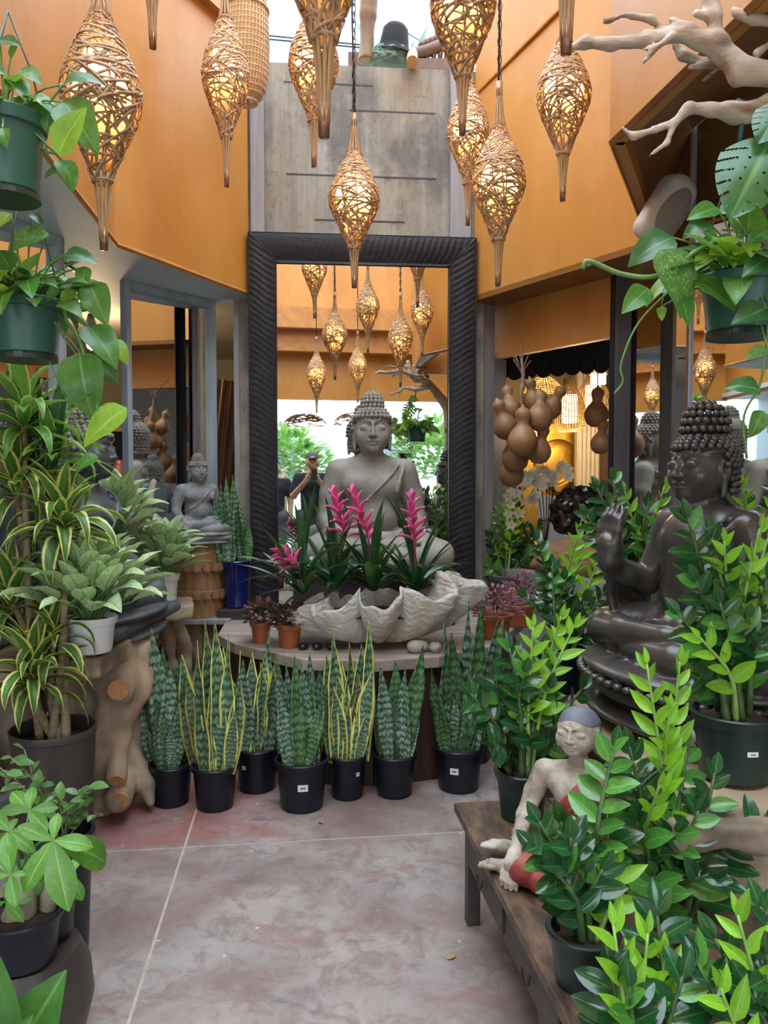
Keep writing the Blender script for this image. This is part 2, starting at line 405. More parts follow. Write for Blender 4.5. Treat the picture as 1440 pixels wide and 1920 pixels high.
for (xs, ys, k) in ((-4.5, -6.5, 0), (4.5, -6.5, 1), (-4.5, 9.5, 2), (4.5, 9.5, 3)):
    sx_ = -1 if xs < 0 else 1; sy_ = -1 if ys < 0 else 1
    c0 = cross(sx_*g); c0 = (c0[0], c0[1]+sy_*g); pts = [c0, (xs, fA(xs)+sy_*g), (xs, ys), (b1.x+sx_*g+sB*(ys-b1.y), ys)]
    MB().prism(pts, -.012, 0).build('slab', M_FLOOR, fl)
HB = 2.64      # underside of the orange headers
def wall(name, pts, z0, z1, th, m, label=None):
    "upright panel along a polyline, thickness towards the left of travel"
    mb = MB()
    for (x0, y0), (x1, y1) in zip(pts[:-1], pts[1:]):
        d = Vector((x1-x0, y1-y0)).normalized(); n = Vector((-d.y, d.x))*th
        mb.prism([(x0, y0), (x1, y1), (x1+n.x, y1+n.y), (x0+n.x, y0+n.y)], z0, z1)
    o = mb.build(name, m); tag(o, label, kind='structure'); return o
# main mirror axis
MA = math.atan(.089); mu = Vector((math.cos(MA), math.sin(MA), 0)); mn = Vector((math.sin(MA), -math.cos(MA), 0))
ML = Vector((-.862, 5.0, 0)); MW = 1.462; MR = ML+mu*MW; MTOP = at(470, 440, 5.0).z
def mloc(u, z, out=0): return ML+mu*u+Vector((0, 0, z))+mn*out
Mm = Matrix((mu, -mn, Vector((0, 0, 1)))).transposed().to_4x4()      # local x along mirror, y away from the viewer
# concrete wall over the mirror, with sawn kerfs and grey boards to both sides
WT = at(660, 116, 5.05).z
wb = MB(); wb.box((MW/2, .14, WT/2), (MW+.14, .2, WT)); wb = wb.build('wall_back', M_CONC, None, Matrix.Translation(ML) @ Mm); tag(wb, 'weathered board-formed concrete wall above the big mirror', 'wall', kind='structure')
for (x0, x1, y) in ((532, 700, 156), (655, 818, 204), (537, 820, 328), (590, 760, 412)):
    p0 = at(x0, y, 5.08); p1 = at(x1, y+4, 5.1); u0 = (p0-ML).dot(mu); u1 = (p1-ML).dot(mu)
    MB().box(((u0+u1)/2, .039, p0.z), (u1-u0, .004, .008)).build('kerf', M_BLACKMETAL, wb)
k = 0
for (x0, x1) in ((470, 496), (848, 888)):
    u0 = (at(x0, 300, 5.05)-ML).dot(mu); u1 = (at(x1, 300, 5.05)-ML).dot(mu); k += 1
    o = MB().box(((u0+u1)/2, .02, (MTOP+WT)/2+.01), (u1-u0, .05, WT-MTOP)).build('trim_%d' % k, M_GREYBOARD, None, Matrix.Translation(ML) @ Mm, bevel=.004)
    tag(o, 'upright grey weathered board edging the concrete wall, %s' % ('left side' if k == 1 else 'right side'), 'trim', kind='structure')
# orange headers left
pL = [(-.862, 4.99), (-1.34, 3.92), (-1.21, 2.76), (-1.11, 2.0), (-2.7, 1.5)]
hl = wall('wall_left', pL[::-1], HB, 4.22, .05, M_ORANGE, 'orange plaster header band on the left, over the plants')
mb = MB(); 
for (x0, y0), (x1, y1) in zip(pL[:-1], pL[1:]): mb.tube([(x0, y0, HB+.012), (x1, y1, HB+.012)], .016, 6)
mb.build('moulding', M_ORANGE_TRIM, hl)
mb = MB()
for (x0, y0), (x1, y1) in zip(pL[:-1], pL[1:]):
    d = Vector((x1-x0, y1-y0, 0)).normalized(); mb.box(((x0+x1)/2, (y0+y1)/2, 4.235), (math.hypot(x1-x0, y1-y0), .12, .06), Matrix.Rotation(math.atan2(d.y, d.x), 3, 'Z'))
mb.build('capping', M_ORANGE_TRIM, hl)
# orange headers right
pR = [(.592, 5.12), (1.33, 3.93), (.78, 2.73), (.9, 1.92), (.98, 1.4), (2.7, 1.2)]
hr = wall('wall_right', pR[:2], HB, 5.6, .05, M_ORANGE, 'orange plaster header band on the right, beside the concrete wall')
hr2 = wall('wall_right_front', pR[1:], HB, 4.6, .05, M_ORANGE, 'nearer orange plaster header on the right, above the driftwood')
mb = MB(); mb.tube([(pR[0][0], pR[0][1]-.004, 3.95), (1.02, 4.41, 4.12)], .012, 6); mb.build('seam_batten', M_ORANGE_TRIM, hr)
# soffits
o = MB().prism([pL[0], pL[1], pL[2], pL[3], (-2.7, 1.5), (-4.4, 1.5), (-4.4, 5.6), (-.862, 5.25)], HB-.004, HB+.03).build('ceiling', M_GREY_SOFFIT); tag(o, 'pale blue-grey soffit under the left header', 'soffit', kind='structure')
e0 = onz(150, 470, HB-.005) if False else None
MB().box((-1.72, 3.4, HB-.008), (.02, 2.2, .012)).build('joint_batten', M_BLACKMETAL, o)
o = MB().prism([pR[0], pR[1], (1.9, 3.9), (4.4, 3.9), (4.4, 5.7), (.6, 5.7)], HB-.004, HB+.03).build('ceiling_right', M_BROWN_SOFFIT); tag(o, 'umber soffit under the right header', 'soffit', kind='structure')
A_, B_, C_, C2_ = (1.33, 3.93, HB), (.78, 2.73, HB), (.9, 1.92, HB), (.98, 1.4, HB)
E_, F_, D_, D2_ = (1.33, 3.42, 3.0), (1.33, 3.42, .0), (1.40, 2.7, 3.0), (1.44, 1.5, 3.0)
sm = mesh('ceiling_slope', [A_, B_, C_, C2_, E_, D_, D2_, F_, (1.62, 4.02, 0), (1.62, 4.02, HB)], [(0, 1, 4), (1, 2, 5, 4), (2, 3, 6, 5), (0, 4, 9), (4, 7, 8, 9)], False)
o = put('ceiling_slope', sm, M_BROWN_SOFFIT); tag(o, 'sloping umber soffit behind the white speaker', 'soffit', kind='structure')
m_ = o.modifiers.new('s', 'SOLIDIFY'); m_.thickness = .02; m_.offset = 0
# posts: plain boards standing floor to soffit
tn = 2
def post(px0, px1, Y0, Y1, m, lab, th=.06, z0=0, z1=HB):
    global tn
    a = at(px0, 900, Y0); b = at(px1, 900, Y1); d = Vector((b.x-a.x, b.y-a.y)).normalized(); n = Vector((-d.y, d.x))*th
    tn += 1; o = MB().prism([(a.x, a.y), (b.x, b.y), (b.x+n.x, b.y+n.y), (a.x+n.x, a.y+n.y)], z0, z1).build('trim_%d' % tn, m, bevel=.004)
    tag(o, lab, 'post', kind='structure'); return o
post(440, 475, 5.04, 5.05, M_GREYBOARD, 'grey weathered post left of the black mirror frame')
post(890, 926, 5.16, 5.28, M_GREYBOARD, 'grey weathered post right of the black mirror frame')
post(923, 948, 5.30, 5.52, M_BLUEGREY, 'blue-grey jamb left of the lamp room opening', z1=2.31)
post(1139, 1150, 4.52, 4.45, M_DARKBOARD, 'narrow grey jamb right of the lamp room opening', .1)
post(1150, 1163, 4.45, 4.47, M_FRAME, 'narrow dark post between lamp room and mirror', .05)
post(100, 130, 3.74, 3.80, M_BLUEGREY, 'blue-grey post behind the dark left buddha', .05)
# inner orange lintel over the lamp room opening
wall('wall_right_inner', [(1.32, 4.48), (.735, 5.36)], 2.29, HB, -.05, M_ORANGE, 'orange lintel over the lamp room opening')
# low wall under the opening
wall('wall_right_low', [(1.32, 4.48), (.735, 5.36)], 0, .86, -.12, M_GREYBOARD, 'low grey wall below the lamp room opening')
# ---- big carved mirror
bigm = thing('mirror', 'tall mirror in a wide black carved frame behind the grey buddha', 'mirror', ML+Vector((0, 0, 0)))
bigm.rotation_euler = (0, 0, MA)
FWD = .176; FD = .075
def member(length, mit0, mit1, seed):
    "carved plank along +z from 0; inner edge at x=FWD; mitred ends; the face (at -y) carries slanting gouged ripples"
    nu, nv = 22, int(length/.011); v = []; f = []
    for j in range(nv+1):
        for i in range(nu+1):
            s = i/nu; x = s*FWD
            lo = mit0*x; hi = length-mit1*x; z = lo+(hi-lo)*j/nv
            w = 2*PI*(z+.5*x)/.040+1.1*mnoise.noise((x*9, z*4, seed))+1.3*math.sin(x*26+z*1.7)
            edge = min(1, 6*s, 6*(1-s)); d = (.5+.5*math.sin(w))**1.2*.0036*edge
            v.append((x, -FD+.018*s-.004+.010-d-.01*math.sin(PI*s), z))
    for j in range(nv):
        for i in range(nu):
            a = j*(nu+1)+i; f.append((a, a+1, a+nu+2, a+nu+1))
    n = len(v)
    for j in (0, nv):
        for x in (0, FWD): v.append((x, 0, mit0*x if j == 0 else length-mit1*x))
    L = [j*(nu+1) for j in range(nv+1)]; Rr = [j*(nu+1)+nu for j in range(nv+1)]
    f.append((n, n+2)+tuple(L[::-1])); f.append((n+1,)+tuple(Rr)+(n+3,))
    f.append((n, )+tuple(range(0, nu+1))+(n+1,)); f.append((n+2, n+3)+tuple(range(nv*(nu+1), (nv+1)*(nu+1)))[::-1])
    me = mesh('frame_member', v, f, True); return me
vm = member(MTOP, 0, 1, 1.3)
put('frame_stile', vm, M_FRAME, bigm)
vm2 = member(MTOP, 0, 1, 7.7); put('frame_stile', vm2, M_FRAME, bigm, Matrix.Translation((MW, 0, 0)) @ Matrix.Diagonal((-1, 1, 1, 1)))
vm3 = member(MW, 1, 1, 3.9); put('frame_rail', vm3, M_FRAME, bigm, Matrix.Translation((0, 0, MTOP)) @ Matrix.Rotation(PI/2, 4, 'Y'))
MB().box((MW/2, -.012, MTOP/2), (MW-2*FWD+.03, .012, MTOP-2*FWD+.2)).build('mirror_pane', M_MIRROR, bigm)
bead = MB(); x0, x1, zt = FWD-.006, MW-FWD+.006, MTOP-FWD+.006
for a, b in (((x0, 0), (x0, zt)), ((x0, zt), (x1, zt)), ((x1, zt), (x1, 0))): bead.tube([(a[0], -.045, a[1]), (b[0], -.045, b[1])], .006, 6)
bead.build('inner_bead', M_BLACKMETAL, bigm)
# ---- side mirrors
def sidemirror(p0, p1, z0, z1, fw, label, fm, top=True, dp=.06):
    a = Vector((*p0, 0)); b = Vector((*p1, 0)); L = (b-a).length; d = (b-a)/L
    t = thing('wall_mirror', label, 'mirror', (a.x, a.y, z0)); t.rotation_euler = (0, 0, math.atan2(d.y, d.x)); h = z1-z0
    MB().box((L/2, 0, h/2), (L-.004, .012, h)).build('mirror_pane', M_MIRROR, t)
    for x in (fw/2, L-fw/2): MB().box((x, -.012 if top else -.004, h/2), (fw, dp, h+.001)).build('frame_stile', fm, t, bevel=.003)
    if top: MB().box((L/2, -.012, h-.025), (L-2*fw, .055, .05)).build('frame_rail', fm, t, bevel=.003)
    MB().box((L/2, -.012, .03), (L-2*fw, .055, .06)).build('frame_rail', fm, t, bevel=.003)
    return t
sidemirror((-1.535, 4.58), (-1.135, 5.15), .0, 2.635, .034, 'grey framed mirror behind the small seated buddha', M_BLUEGREY)
sidemirror((-1.84, 3.03), (-1.575, 3.76), .0, 2.635, .03, 'mirror behind the dark buddha at the left edge', M_BLUEGREY)
sidemirror((1.48, 4.725), (1.90, 4.105), .0, 2.635, .06, 'mirror between the lamp room and the dark buddha', M_FRAME, False, .022)
sidemirror((1.345, 3.41), (1.45, 2.0), .0, 3.04, .012, 'mirror behind the dark buddha on the right', M_BLUEGREY, False, .022)
# ---- shell of the building around the atrium
def boxs(name, c, d, m, lab): o = MB().box(c, d).build(name, m); tag(o, lab, kind='structure'); return o
boxs('wall_loft', (0, 8.3, 5.4), (9, .1, 2.6), M_WHITE, 'white boarded wall at the back of the loft')
sl = mesh('ceiling_loft', [(-4.4, 6.9, 4.0), (4.4, 6.9, 4.0), (4.4, 9.2, 7.6), (-4.4, 9.2, 7.6)], [(0, 1, 2, 3)], False)
o = put('ceiling_loft', sl, M_WHITE); tag(o, 'sloping white roof lining above the loft', 'ceiling', kind='structure')
m_ = o.modifiers.new('s', 'SOLIDIFY'); m_.thickness = .04
def onslope(px, py):
    d = at(px, py, 1)-Vector((0, 0, CAMZ)); nrm = Vector((0, -3.6, 2.3)); t = (Vector((0, 6.9, 4.0))-Vector((0, 0, CAMZ))).dot(nrm)/d.dot(nrm)
    return Vector((0, 0, CAMZ))+d*t+nrm.normalized()*.03
MB().tube([onslope(590, -30), onslope(790, 150)], .06, 4).build('rafter', M_CREAM, o)
MB().tube([onslope(660, 5), onslope(830, 108)], .006, 6).build('cable', M_BLACKMETAL, o)
MB().tube([onslope(480, 70), onslope(700, 92)], .008, 6).build('cable', M_BLACKMETAL, o)
MB().tube([onslope(480, 77), onslope(700, 97)], .008, 6).build('cable', M_BLACKMETAL, o)
o = MB().prism([(-.9, 5.25), (.7, 5.35), (.7, 6.95), (-.9, 6.95)], 4.0, 4.1).build('floor_loft', M_CREAM); tag(o, 'loft floor behind the concrete wall', kind='structure')
boxs('wall_left_upper', (-4.4, 2.5, 3.3), (.1, 14, 6.6), M_WHITE, 'white outer wall on the left')
boxs('wall_right_upper', (4.4, 2.5, 3.3), (.1, 14, 6.6), M_WHITE, 'white outer wall on the right')
boxs('ceiling_left_room', (-2.72, 6.9, 2.70), (3.5, 3.0, .06), M_CREAM, 'ceiling of the room on the left')
boxs('ceiling_right_room', (2.55, 7.1, 2.72), (3.7, 3.0, .06), M_DARKROOM, 'ceiling of the lamp room')
# upper side walls of the light well, then the header behind the viewer
boxs('wall_well_left', (-2.7, 2.0, 4.6), (.08, 7.6, 3.9), M_ORANGE, 'orange upper wall of the light well, left')
boxs('wall_well_right', (2.7, 2.0, 4.6), (.08, 7.6, 3.9), M_ORANGE, 'orange upper wall of the light well, right')
boxs('wall_front', (0, -1.86, 3.0), (5.4, .12, .72), M_ORANGE, 'orange header behind the viewer')
boxs('wall_front_upper', (0, -2.05, 5.3), (5.4, .1, 2.5), M_ORANGE, 'orange upper wall behind the viewer')
MB().box((0, -1.72, 3.48), (5.4, .34, .3)).build('trim_20', M_ORANGE_TRIM); tag(bpy.data.objects['trim_20'], 'orange lower beam behind the viewer', kind='structure')
MB().box((0, -1.62, 3.79), (5.4, .5, .3)).build('trim_21', M_ORANGE_TRIM); tag(bpy.data.objects['trim_21'], 'orange upper beam behind the viewer', kind='structure')
boxs('ceiling_front', (0, -3.2, 2.95), (8.8, 2.6, .06), M_ORANGE, 'orange ceiling over the shop entrance')
boxs('ceiling_side_front_left', (-3.5, -.3, 2.72), (1.8, 3.7, .06), M_GREY_SOFFIT, 'ceiling over the left aisle')
boxs('ceiling_side_front_right', (3.5, -.3, 2.72), (1.8, 3.7, .06), M_GREY_SOFFIT, 'ceiling over the right aisle')
# rooms glimpsed through the openings
boxs('wall_lamp_room_back', (2.6, 8.0, 1.35), (3.6, .1, 2.7), M_TAN, 'ochre wall at the back of the lamp room')
boxs('wall_lamp_room_side', (.75, 6.8, 1.35), (.08, 2.6, 2.7), M_DARKROOM, 'dark side wall of the lamp room')
boxs('wall_left_room_back', (-2.7, 8.0, 1.35), (3.6, .1, 2.7), M_TAN, 'tan wall at the back of the left room')
boxs('wall_left_room_side', (-.95, 6.7, 1.35), (.08, 2.6, 2.7), M_DARKROOM, 'dark side wall of the left room')

# added street plane and building, placed to cut sky light from the front
o = MB().box((0, -26, -.03), (60, 39, .04)).build('ground', mat('street_paving', (.40, .39, .37), (.32, .31, .29), 2, .85)); tag(o, 'grey street outside the shop entrance', 'street', kind='structure')
fb = MB().box((0, -16, 1.6), (40, .4, 3.2)).build('wall_street', mat('pale_render', (.42, .40, .36), (.36, .34, .3), 1.5, .8)); tag(fb, 'pale rendered building across the street', 'building', kind='structure')
for i in range(9): MB().box((-14+3.5*i, -15.78, 1.7), (1.5, .06, 1.5)).build('window', mat('street_window', (.10, .13, .16), None, 2, .15), fb)
# ================================================================== PENDANT LAMPS
M_RATTAN = mat('rattan_strip', (.56, .36, .20), (.33, .18, .08), 14, .55, .2, rnd=.25)
M_ROD = mat('bamboo_rod', (.48, .30, .15), (.33, .19, .09), 6, .5, .15, stretch=(5, 5, .6))
M_COPPER = mat('copper_ferrule', (.42, .22, .13), (.25, .12, .07), 20, .32, metal=.7)
M_CORD = mat('dark_cord', (.06, .045, .035), None, 20, .7)
def lining_mat():
    t = NT('paper_lining'); t.n.remove(t.b)
    tr = t.new('ShaderNodeBsdfTranslucent'); tr.inputs[0].default_value = (1.0, .82, .50, 1)
    df = t.new('ShaderNodeBsdfDiffuse'); df.inputs[0].default_value = (.8, .55, .25, 1)
    mx = t.new('ShaderNodeMixShader'); mx.inputs[0].default_value = .35
    t.lk(tr.outputs[0], mx.inputs[1]); t.lk(df.outputs[0], mx.inputs[2]); t.lk(mx.outputs[0], t.out.inputs[0]); return t.m
M_LINING = lining_mat()
def emit_mat(name, col, st):
    t = NT(name); t.set(col, .5); t.b.inputs['Emission Color'].default_value = (*col, 1); t.b.inputs['Emission Strength'].default_value = st; return t.m
M_BULB = emit_mat('lamp_bulb', (1.0, .72, .38), 22)
LP = [(1.83, .05), (1.5, .058), (1.2, .085), (.98, .135), (.8, .20), (.6, .30), (.3, .435), (.1, .49), (0, .5), (-.15, .485), (-.3, .44), (-.6, .31), (-.9, .18), (-1.13, .105), (-1.5, .062), (-1.96, .045)]
def lr(z):
    for (z1, r1), (z0, r0) in zip(LP[:-1], LP[1:]):
        if z <= z1 and z >= z0: t = (z-z0)/(z1-z0); return r0+(r1-r0)*t
    return LP[0][1] if z > 0 else LP[-1][1]
def weave(seed):
    r = random.Random(seed); mb = MB()
    def ribbon(th0, z0, dth, dz, hw, lift, n=11):
        P = []
        for i in range(n):
            s = i/(n-1); z = max(-1.12, min(.98, z0+dz*s)); th = th0+dth*s+.12*math.sin(5*s+th0); rr = lr(z)+lift+.006*math.sin(9*s+z0*7)
            P.append(Vector((rr*math.cos(th), rr*math.sin(th), z)))
        v = []; f = []
        for i, p in enumerate(P):
            t = (P[min(i+1, n-1)]-P[max(i-1, 0)]).normalized(); nr = Vector((p.x, p.y, .15*p.z)).normalized(); b = t.cross(nr).normalized()
            for (a, c) in ((-1, -1), (1, -1), (1, 1), (-1, 1)): v.append(p+b*hw*a*.9+nr*.007*c)
        for i in range(n-1):
            for k in range(4): f.append((i*4+k, i*4+(k+1) % 4, i*4+4+(k+1) % 4, i*4+4+k))
        mb.add(v, f)
    for i in range(240):
        z0 = r.uniform(-1.0, .75); ribbon(r.uniform(0, 2*PI), z0, r.choice((-1, 1))*r.uniform(.5, 2.4), r.uniform(-.75, .75), r.uniform(.012, .022), r.uniform(-.012, .014))
    for i in range(46):
        z0 = r.uniform(.2, .9); ribbon(r.uniform(0, 2*PI), z0, r.choice((-1, 1))*r.uniform(.9, 2.8), r.uniform(-.3, .3), r.uniform(.013, .023), r.uniform(-.005, .02))
    for i in range(16):
        ribbon(2*PI*i/16, .97, r.uniform(-.5, .5), -2.08, .013, -.012, 20)
    for z in (.97, -1.1): ribbon(0, z, 6.6, 0, .022, .004, 18)
    return mesh('woven_shade', mb.v, mb.f, True)
WEAVES = [weave(s) for s in (3, 11, 23)]
def rods(z0, z1, n=9):
    mb = MB()
    for i in range(n):
        a = 2*PI*i/n; pts = []
        for k in range(7):
            z = z0+(z1-z0)*k/6; r_ = max(.012, lr(z)-.012); pts.append((r_*math.cos(a), r_*math.sin(a), z))
        mb.tube(pts, .021, 6)
    return mesh('rods', mb.v, mb.f, True)
ROD_UP = rods(.92, 1.8); ROD_DN = rods(-1.0, -1.85)
FER_UP = mesh('ferrule', *lathe_geo([(.0, 1.56), (.062, 1.56), (.058, 1.84), (0, 1.84)], 14)); FER_DN = mesh('ferrule', *lathe_geo([(0, -1.97), (.052, -1.97), (.058, -1.68), (0, -1.68)], 14))
LIN = mesh('paper_lining', *lathe_geo([(lr(z)*.74, z) for z in (.45, .3, .15, 0, -.15, -.3, -.5, -.7, -.9)], 28)); LIN.polygons.foreach_set('use_smooth', [True]*len(LIN.polygons))  # added translucent liner that makes the weave gaps glow evenly
bm_ = bmesh.new(); bm_.from_mesh(LIN); bmesh.ops.delete(bm_, geom=[f for f in bm_.faces if len(f.verts) > 4], context='FACES'); bm_.to_mesh(LIN); bm_.free()
BULB = mesh('bulb', *lathe_geo([(0, -.13), (.07, -.10), (.1, 0), (.07, .1), (.04, .2), (.04, .3), (0, .3)], 14))
ROOFZ = 6.35
def pendant(px, pym, w, Y, label, sz=1.0, var=0, chain=False, on=1.0, rz=0):
    p = at(px, pym, Y); sc = w*Y/FOC
    t = thing('woven_pendant_lamp', label, 'pendant lamp', p, rz, 'woven teardrop pendant lamps'); t.scale = (sc, sc, sc*sz)
    sh = put('woven_shade', WEAVES[var % 3], M_RATTAN, t)
    put('stem_rods', ROD_UP, M_ROD, t); put('tail_rods', ROD_DN, M_ROD, t)
    put('ferrule', FER_UP, M_COPPER, t); put('ferrule', FER_DN, M_COPPER, t)
    put('paper_lining', LIN, M_LINING, t); put('bulb', BULB, M_BULB, t)
    top = (ROOFZ-p.z)/(sc*sz); mb = MB()
    if chain:
        n = int(1.2/.035)
        for i in range(n):
            z = 1.84+(i+.5)*.035/(sc*sz)*1.0; r_ = .009/sc; hh = .024/(sc*sz)
            pts = [(r_*math.cos(a)*(i % 2), r_*math.cos(a)*((i+1) % 2), z+hh*math.sin(a)) for a in [2*PI*q/8 for q in range(9)]]
            mb.tube(pts, .0025/sc, 4)
        mb.tube([(0.02, 0, 1.84), (-.03, .02, 4), (0, 0, top)], .004/sc, 5)
    else: mb.tube([(0, 0, 1.8), (.02, .02, (1.8+top)/2), (0, 0, top)], .005/sc, 6)
    mb.build('hanging_chain' if chain else 'hanging_cord', M_CORD, t, smooth=True)
    l = bpy.data.lights.new('bulb_light', 'POINT'); l.energy = 4.5*on; l.color = (1, .72, .38); l.shadow_soft_size = .03
    lo = bpy.data.objects.new('bulb_light', l); COL.objects.link(lo); lo.parent = t; lo.location = (0, 0, .12)
    return t
pendant(190, 178, 142, 2.25, 'large woven teardrop lamp at upper left, its top weave torn open', 1.0, 0)
pendant(423, 140, 85, 3.7, 'small woven teardrop lamp in front of the wicker basket lantern', 1.2, 1)
pendant(588, 118, 90, 3.4, 'woven teardrop lamp behind the dark bamboo tail, left of centre', 1.05, 2)
pendant(606, -160, 200, 1.57, 'lamp above the frame showing only its thick dark bamboo tail, left of centre', 1.0, 1)
pendant(868, 8, 118, 2.7, 'big woven teardrop lamp cut by the top edge, right of centre', 1.0, 0)
pendant(878, 246, 75, 4.1, 'small woven teardrop lamp behind the big cut-off lamp, before the grey board', 1.15, 2)
pendant(664, 372, 92, 3.4, 'woven teardrop lamp hanging centrally over the mirror frame', .9, 0, True, rz=1)
pendant(935, 340, 97, 3.25, 'lowest woven teardrop lamp, on a chain right of the mirror', 1.0, 1, True, rz=2)
pendant(1057, 178, 97, 3.1, 'woven teardrop lamp touched by the driftwood tip at upper right', 1.0, 2, rz=1.4)
pendant(283, -165, 122, 2.6, 'lamp above the frame showing only a slim bamboo tail at upper left', 1.0, 2)
pendant(1066, -320, 200, 1.5, 'lamp above the frame showing only a dark ferrule near the driftwood', 1.0, 0)
# rafters carrying the lamps
for i, y in enumerate((1.5, 2.3, 3.3, 4.0, -.6)):
    o = MB().box((0, y, 6.4), (5.4, .06, .1)).build('trim_%d' % (30+i), M_WHITE); tag(o, 'white skylight bar number %d from the viewer' % i, 'skylight bar', kind='structure')
# wicker basket lantern (fish-trap form)
bp = at(462, 60, 4.35); s_ = 4.35/FOC
t = thing('basket_lantern', 'tall pale wicker basket lantern with open rim, behind the small lamp', 'basket lantern', bp)
prof = [(18, -126), (30, -112), (38, -80), (41, -30), (40, 10), (36, 60), (28, 110), (16, 150)]
def prf(z):
    for (r0, z0), (r1, z1) in zip(prof[:-1], prof[1:]):
        if z0 <= z <= z1: return r0+(r1-r0)*(z-z0)/(z1-z0)
    return prof[-1][0]
M_WICKER = mat('pale_wicker', (.68, .50, .34), (.52, .36, .22), 14, .6)
mb = MB()
for i in range(40):
    a = 2*PI*i/40; mb.tube([(prf(z)*s_*math.cos(a+z*.0012), prf(z)*s_*math.sin(a+z*.0012), z*s_) for z in range(-126, 151, 23)], .0035, 4)
mb.build('uprights', M_WICKER, t, smooth=True)
mb = MB()
for z in list(range(-124, 150, 10)): mb.tube([(prf(z)*s_*1.02*math.cos(a), prf(z)*s_*1.02*math.sin(a), z*s_) for a in [2*PI*q/28 for q in range(29)]], .0028, 4)
mb.build('hoops', M_WICKER, t, smooth=True)
for z, w in ((-126, .006), (38, .008)):
    MB().tube([(prf(z)*s_*1.05*math.cos(a), prf(z)*s_*1.05*math.sin(a), z*s_) for a in [2*PI*q/28 for q in range(29)]], w, 6).build('rim', M_WICKER, t, smooth=True)
MB().lathe([((prf(z)-2)*s_, z*s_) for z in range(-100, 140, 20)], 24).build('lining', M_LINING, t, smooth=True)
MB().tube([(0, 0, .4), (0, 0, ROOFZ-bp.z)], .005, 6).build('hanging_cord', M_CORD, t)

# ================================================================== COUNTER
M_COUNTER_TOP = mat('whitewashed_wood_top', (.42, .35, .29), (.24, .17, .13), 4, .6, .2, 10, stretch=(.7, 5, 1), lo=.3, hi=.7)
M_COUNTER = mat('dark_red_brown_wood', (.075, .032, .022), (.035, .016, .012), 5, .45, .2, stretch=(6, 6, .7))
CZ = .62
cpts = [onz(px, py, CZ) for px, py in ((436, 1143), (408, 1190), (440, 1207), (567, 1236), (700, 1239), (823, 1231), (925, 1211), (980, 1165))]
cpts = [(p.x, p.y) for p in cpts]+[(.78, 4.88), (.56, 5.0), (-.82, 4.88)]
ct = thing('counter', 'low faceted counter with pale worn wood top under the shell', 'counter', (-.1, 4.3, 0))
cc = Vector((-.05, 4.4))
MB().prism([(p[0]+.1, p[1]-4.3) for p in cpts], CZ-.055, CZ).build('worktop', M_COUNTER_TOP, ct, bevel=.004)
ins = [cc+(Vector(p)-cc)*.94 for p in cpts]; ins = [(p.x+.1, p.y-4.3) for p in ins]
for i in range(1, 7):       # the visible facets, each a run of upright boards
    p, q = Vector(ins[i]), Vector(ins[i+1]); L = (q-p).length; n = max(1, round(L/.15)); d = (q-p)/L; nn = Vector((d.y, -d.x))
    for k in range(n):
        c = p+d*(k+.5)*L/n; MB().box((c.x, c.y, (CZ-.055)/2), (L/n-.003, .022, CZ-.056), Matrix.Rotation(math.atan2(d.y, d.x), 3, 'Z')).build('board', M_COUNTER, ct)
MB().prism([((cc+(Vector(p)-cc)*.90).x+.1, (cc+(Vector(p)-cc)*.90).y-4.3) for p in cpts], 0, CZ-.06).build('carcass', M_BLACKMETAL, ct)

# ================================================================== GIANT CLAM SHELL
def shell_mat():
    t = NT('giant_clam_shell'); c = t.ramp(t.noise(7, 7, .65), [(.28, (.42, .30, .18)), (.42, (.66, .59, .49)), (.58, (.76, .71, .63)), (.8, (.84, .81, .75))])
    c = t.mix(t.ramp(t.noise(3.1, 4, .6), [(.53, 0), (.66, .65)]), c, (.42, .25, .10)); t.set(c, .7, 0, .35)
    w = t.new('ShaderNodeTexWave'); w.bands_direction = 'Z'; w.inputs['Scale'].default_value = 9; w.inputs['Distortion'].default_value = 14; w.inputs['Detail'].default_value = 4; t.lk(t.tc(), w.inputs[0])
    t.bump(t.math('ADD', t.math('MULTIPLY', w.outputs['Fac'], .5), t.math('MULTIPLY', t.noise(22, 7, .75), 2.5)), .8, .014); return t.m
M_SHELL = shell_mat()
def shell_mesh():
    nu, nv = 220, 26; v = []; f = []
    for lay in (0, 1):
        for j in range(nv+1):
            s = j/nv
            for i in range(nu):
                th = 2*PI*i/nu; c, sn = math.cos(th), math.sin(th)
                fl = 2*abs(math.cos(4.5*th+.35))**.65-1                                   # flutes
                amp = (.20+.07*s)*(1 if sn < .3 else .7)
                prof = math.sin(min(1, s*1.02)*PI/2)**.85*.85+.15*s
                r = prof*(1+amp*fl)
                x = .41*r*c; y = .225*r*sn
                if c > .55: x += (c-.55)*.20*s*s                         # beak to the right
                z = .245*(s**1.5)+(-.048*fl+.012*math.sin(23*th))*s**2.2+.03-.030*fl*math.sin(PI*s**.8)+.055*s*s*c+(.06*max(0, c-.6))*s
                z += .004*math.sin(30*s+3*fl+2*math.sin(th*5))*s; k_ = 1+.05*mnoise.noise((x*14, y*14, z*14))*s; x *= k_; y *= k_
                q = Vector((x, y, z))
                if lay: q = q*.93+Vector((0, 0, .022+.004*s)); q.z = min(q.z, z+.004) if s > .9 else q.z
                v.append(q)
    N = (nv+1)*nu
    for lay in (0, 1):
        for j in range(nv):
            for i in range(nu):
                a = lay*N+j*nu+i; b = lay*N+j*nu+(i+1) % nu; q = (a, b, b+nu, a+nu); f.append(q if lay == 0 else q[::-1])
    for i in range(nu):
        a = nv*nu+i; b = nv*nu+(i+1) % nu; f.append((a, b, N+b, N+a))
    f.append(tuple(range(nu))[::-1])
    return mesh('shell', v, f, True)
shp = at(706, 1207, 3.94); shp.z = CZ+.005
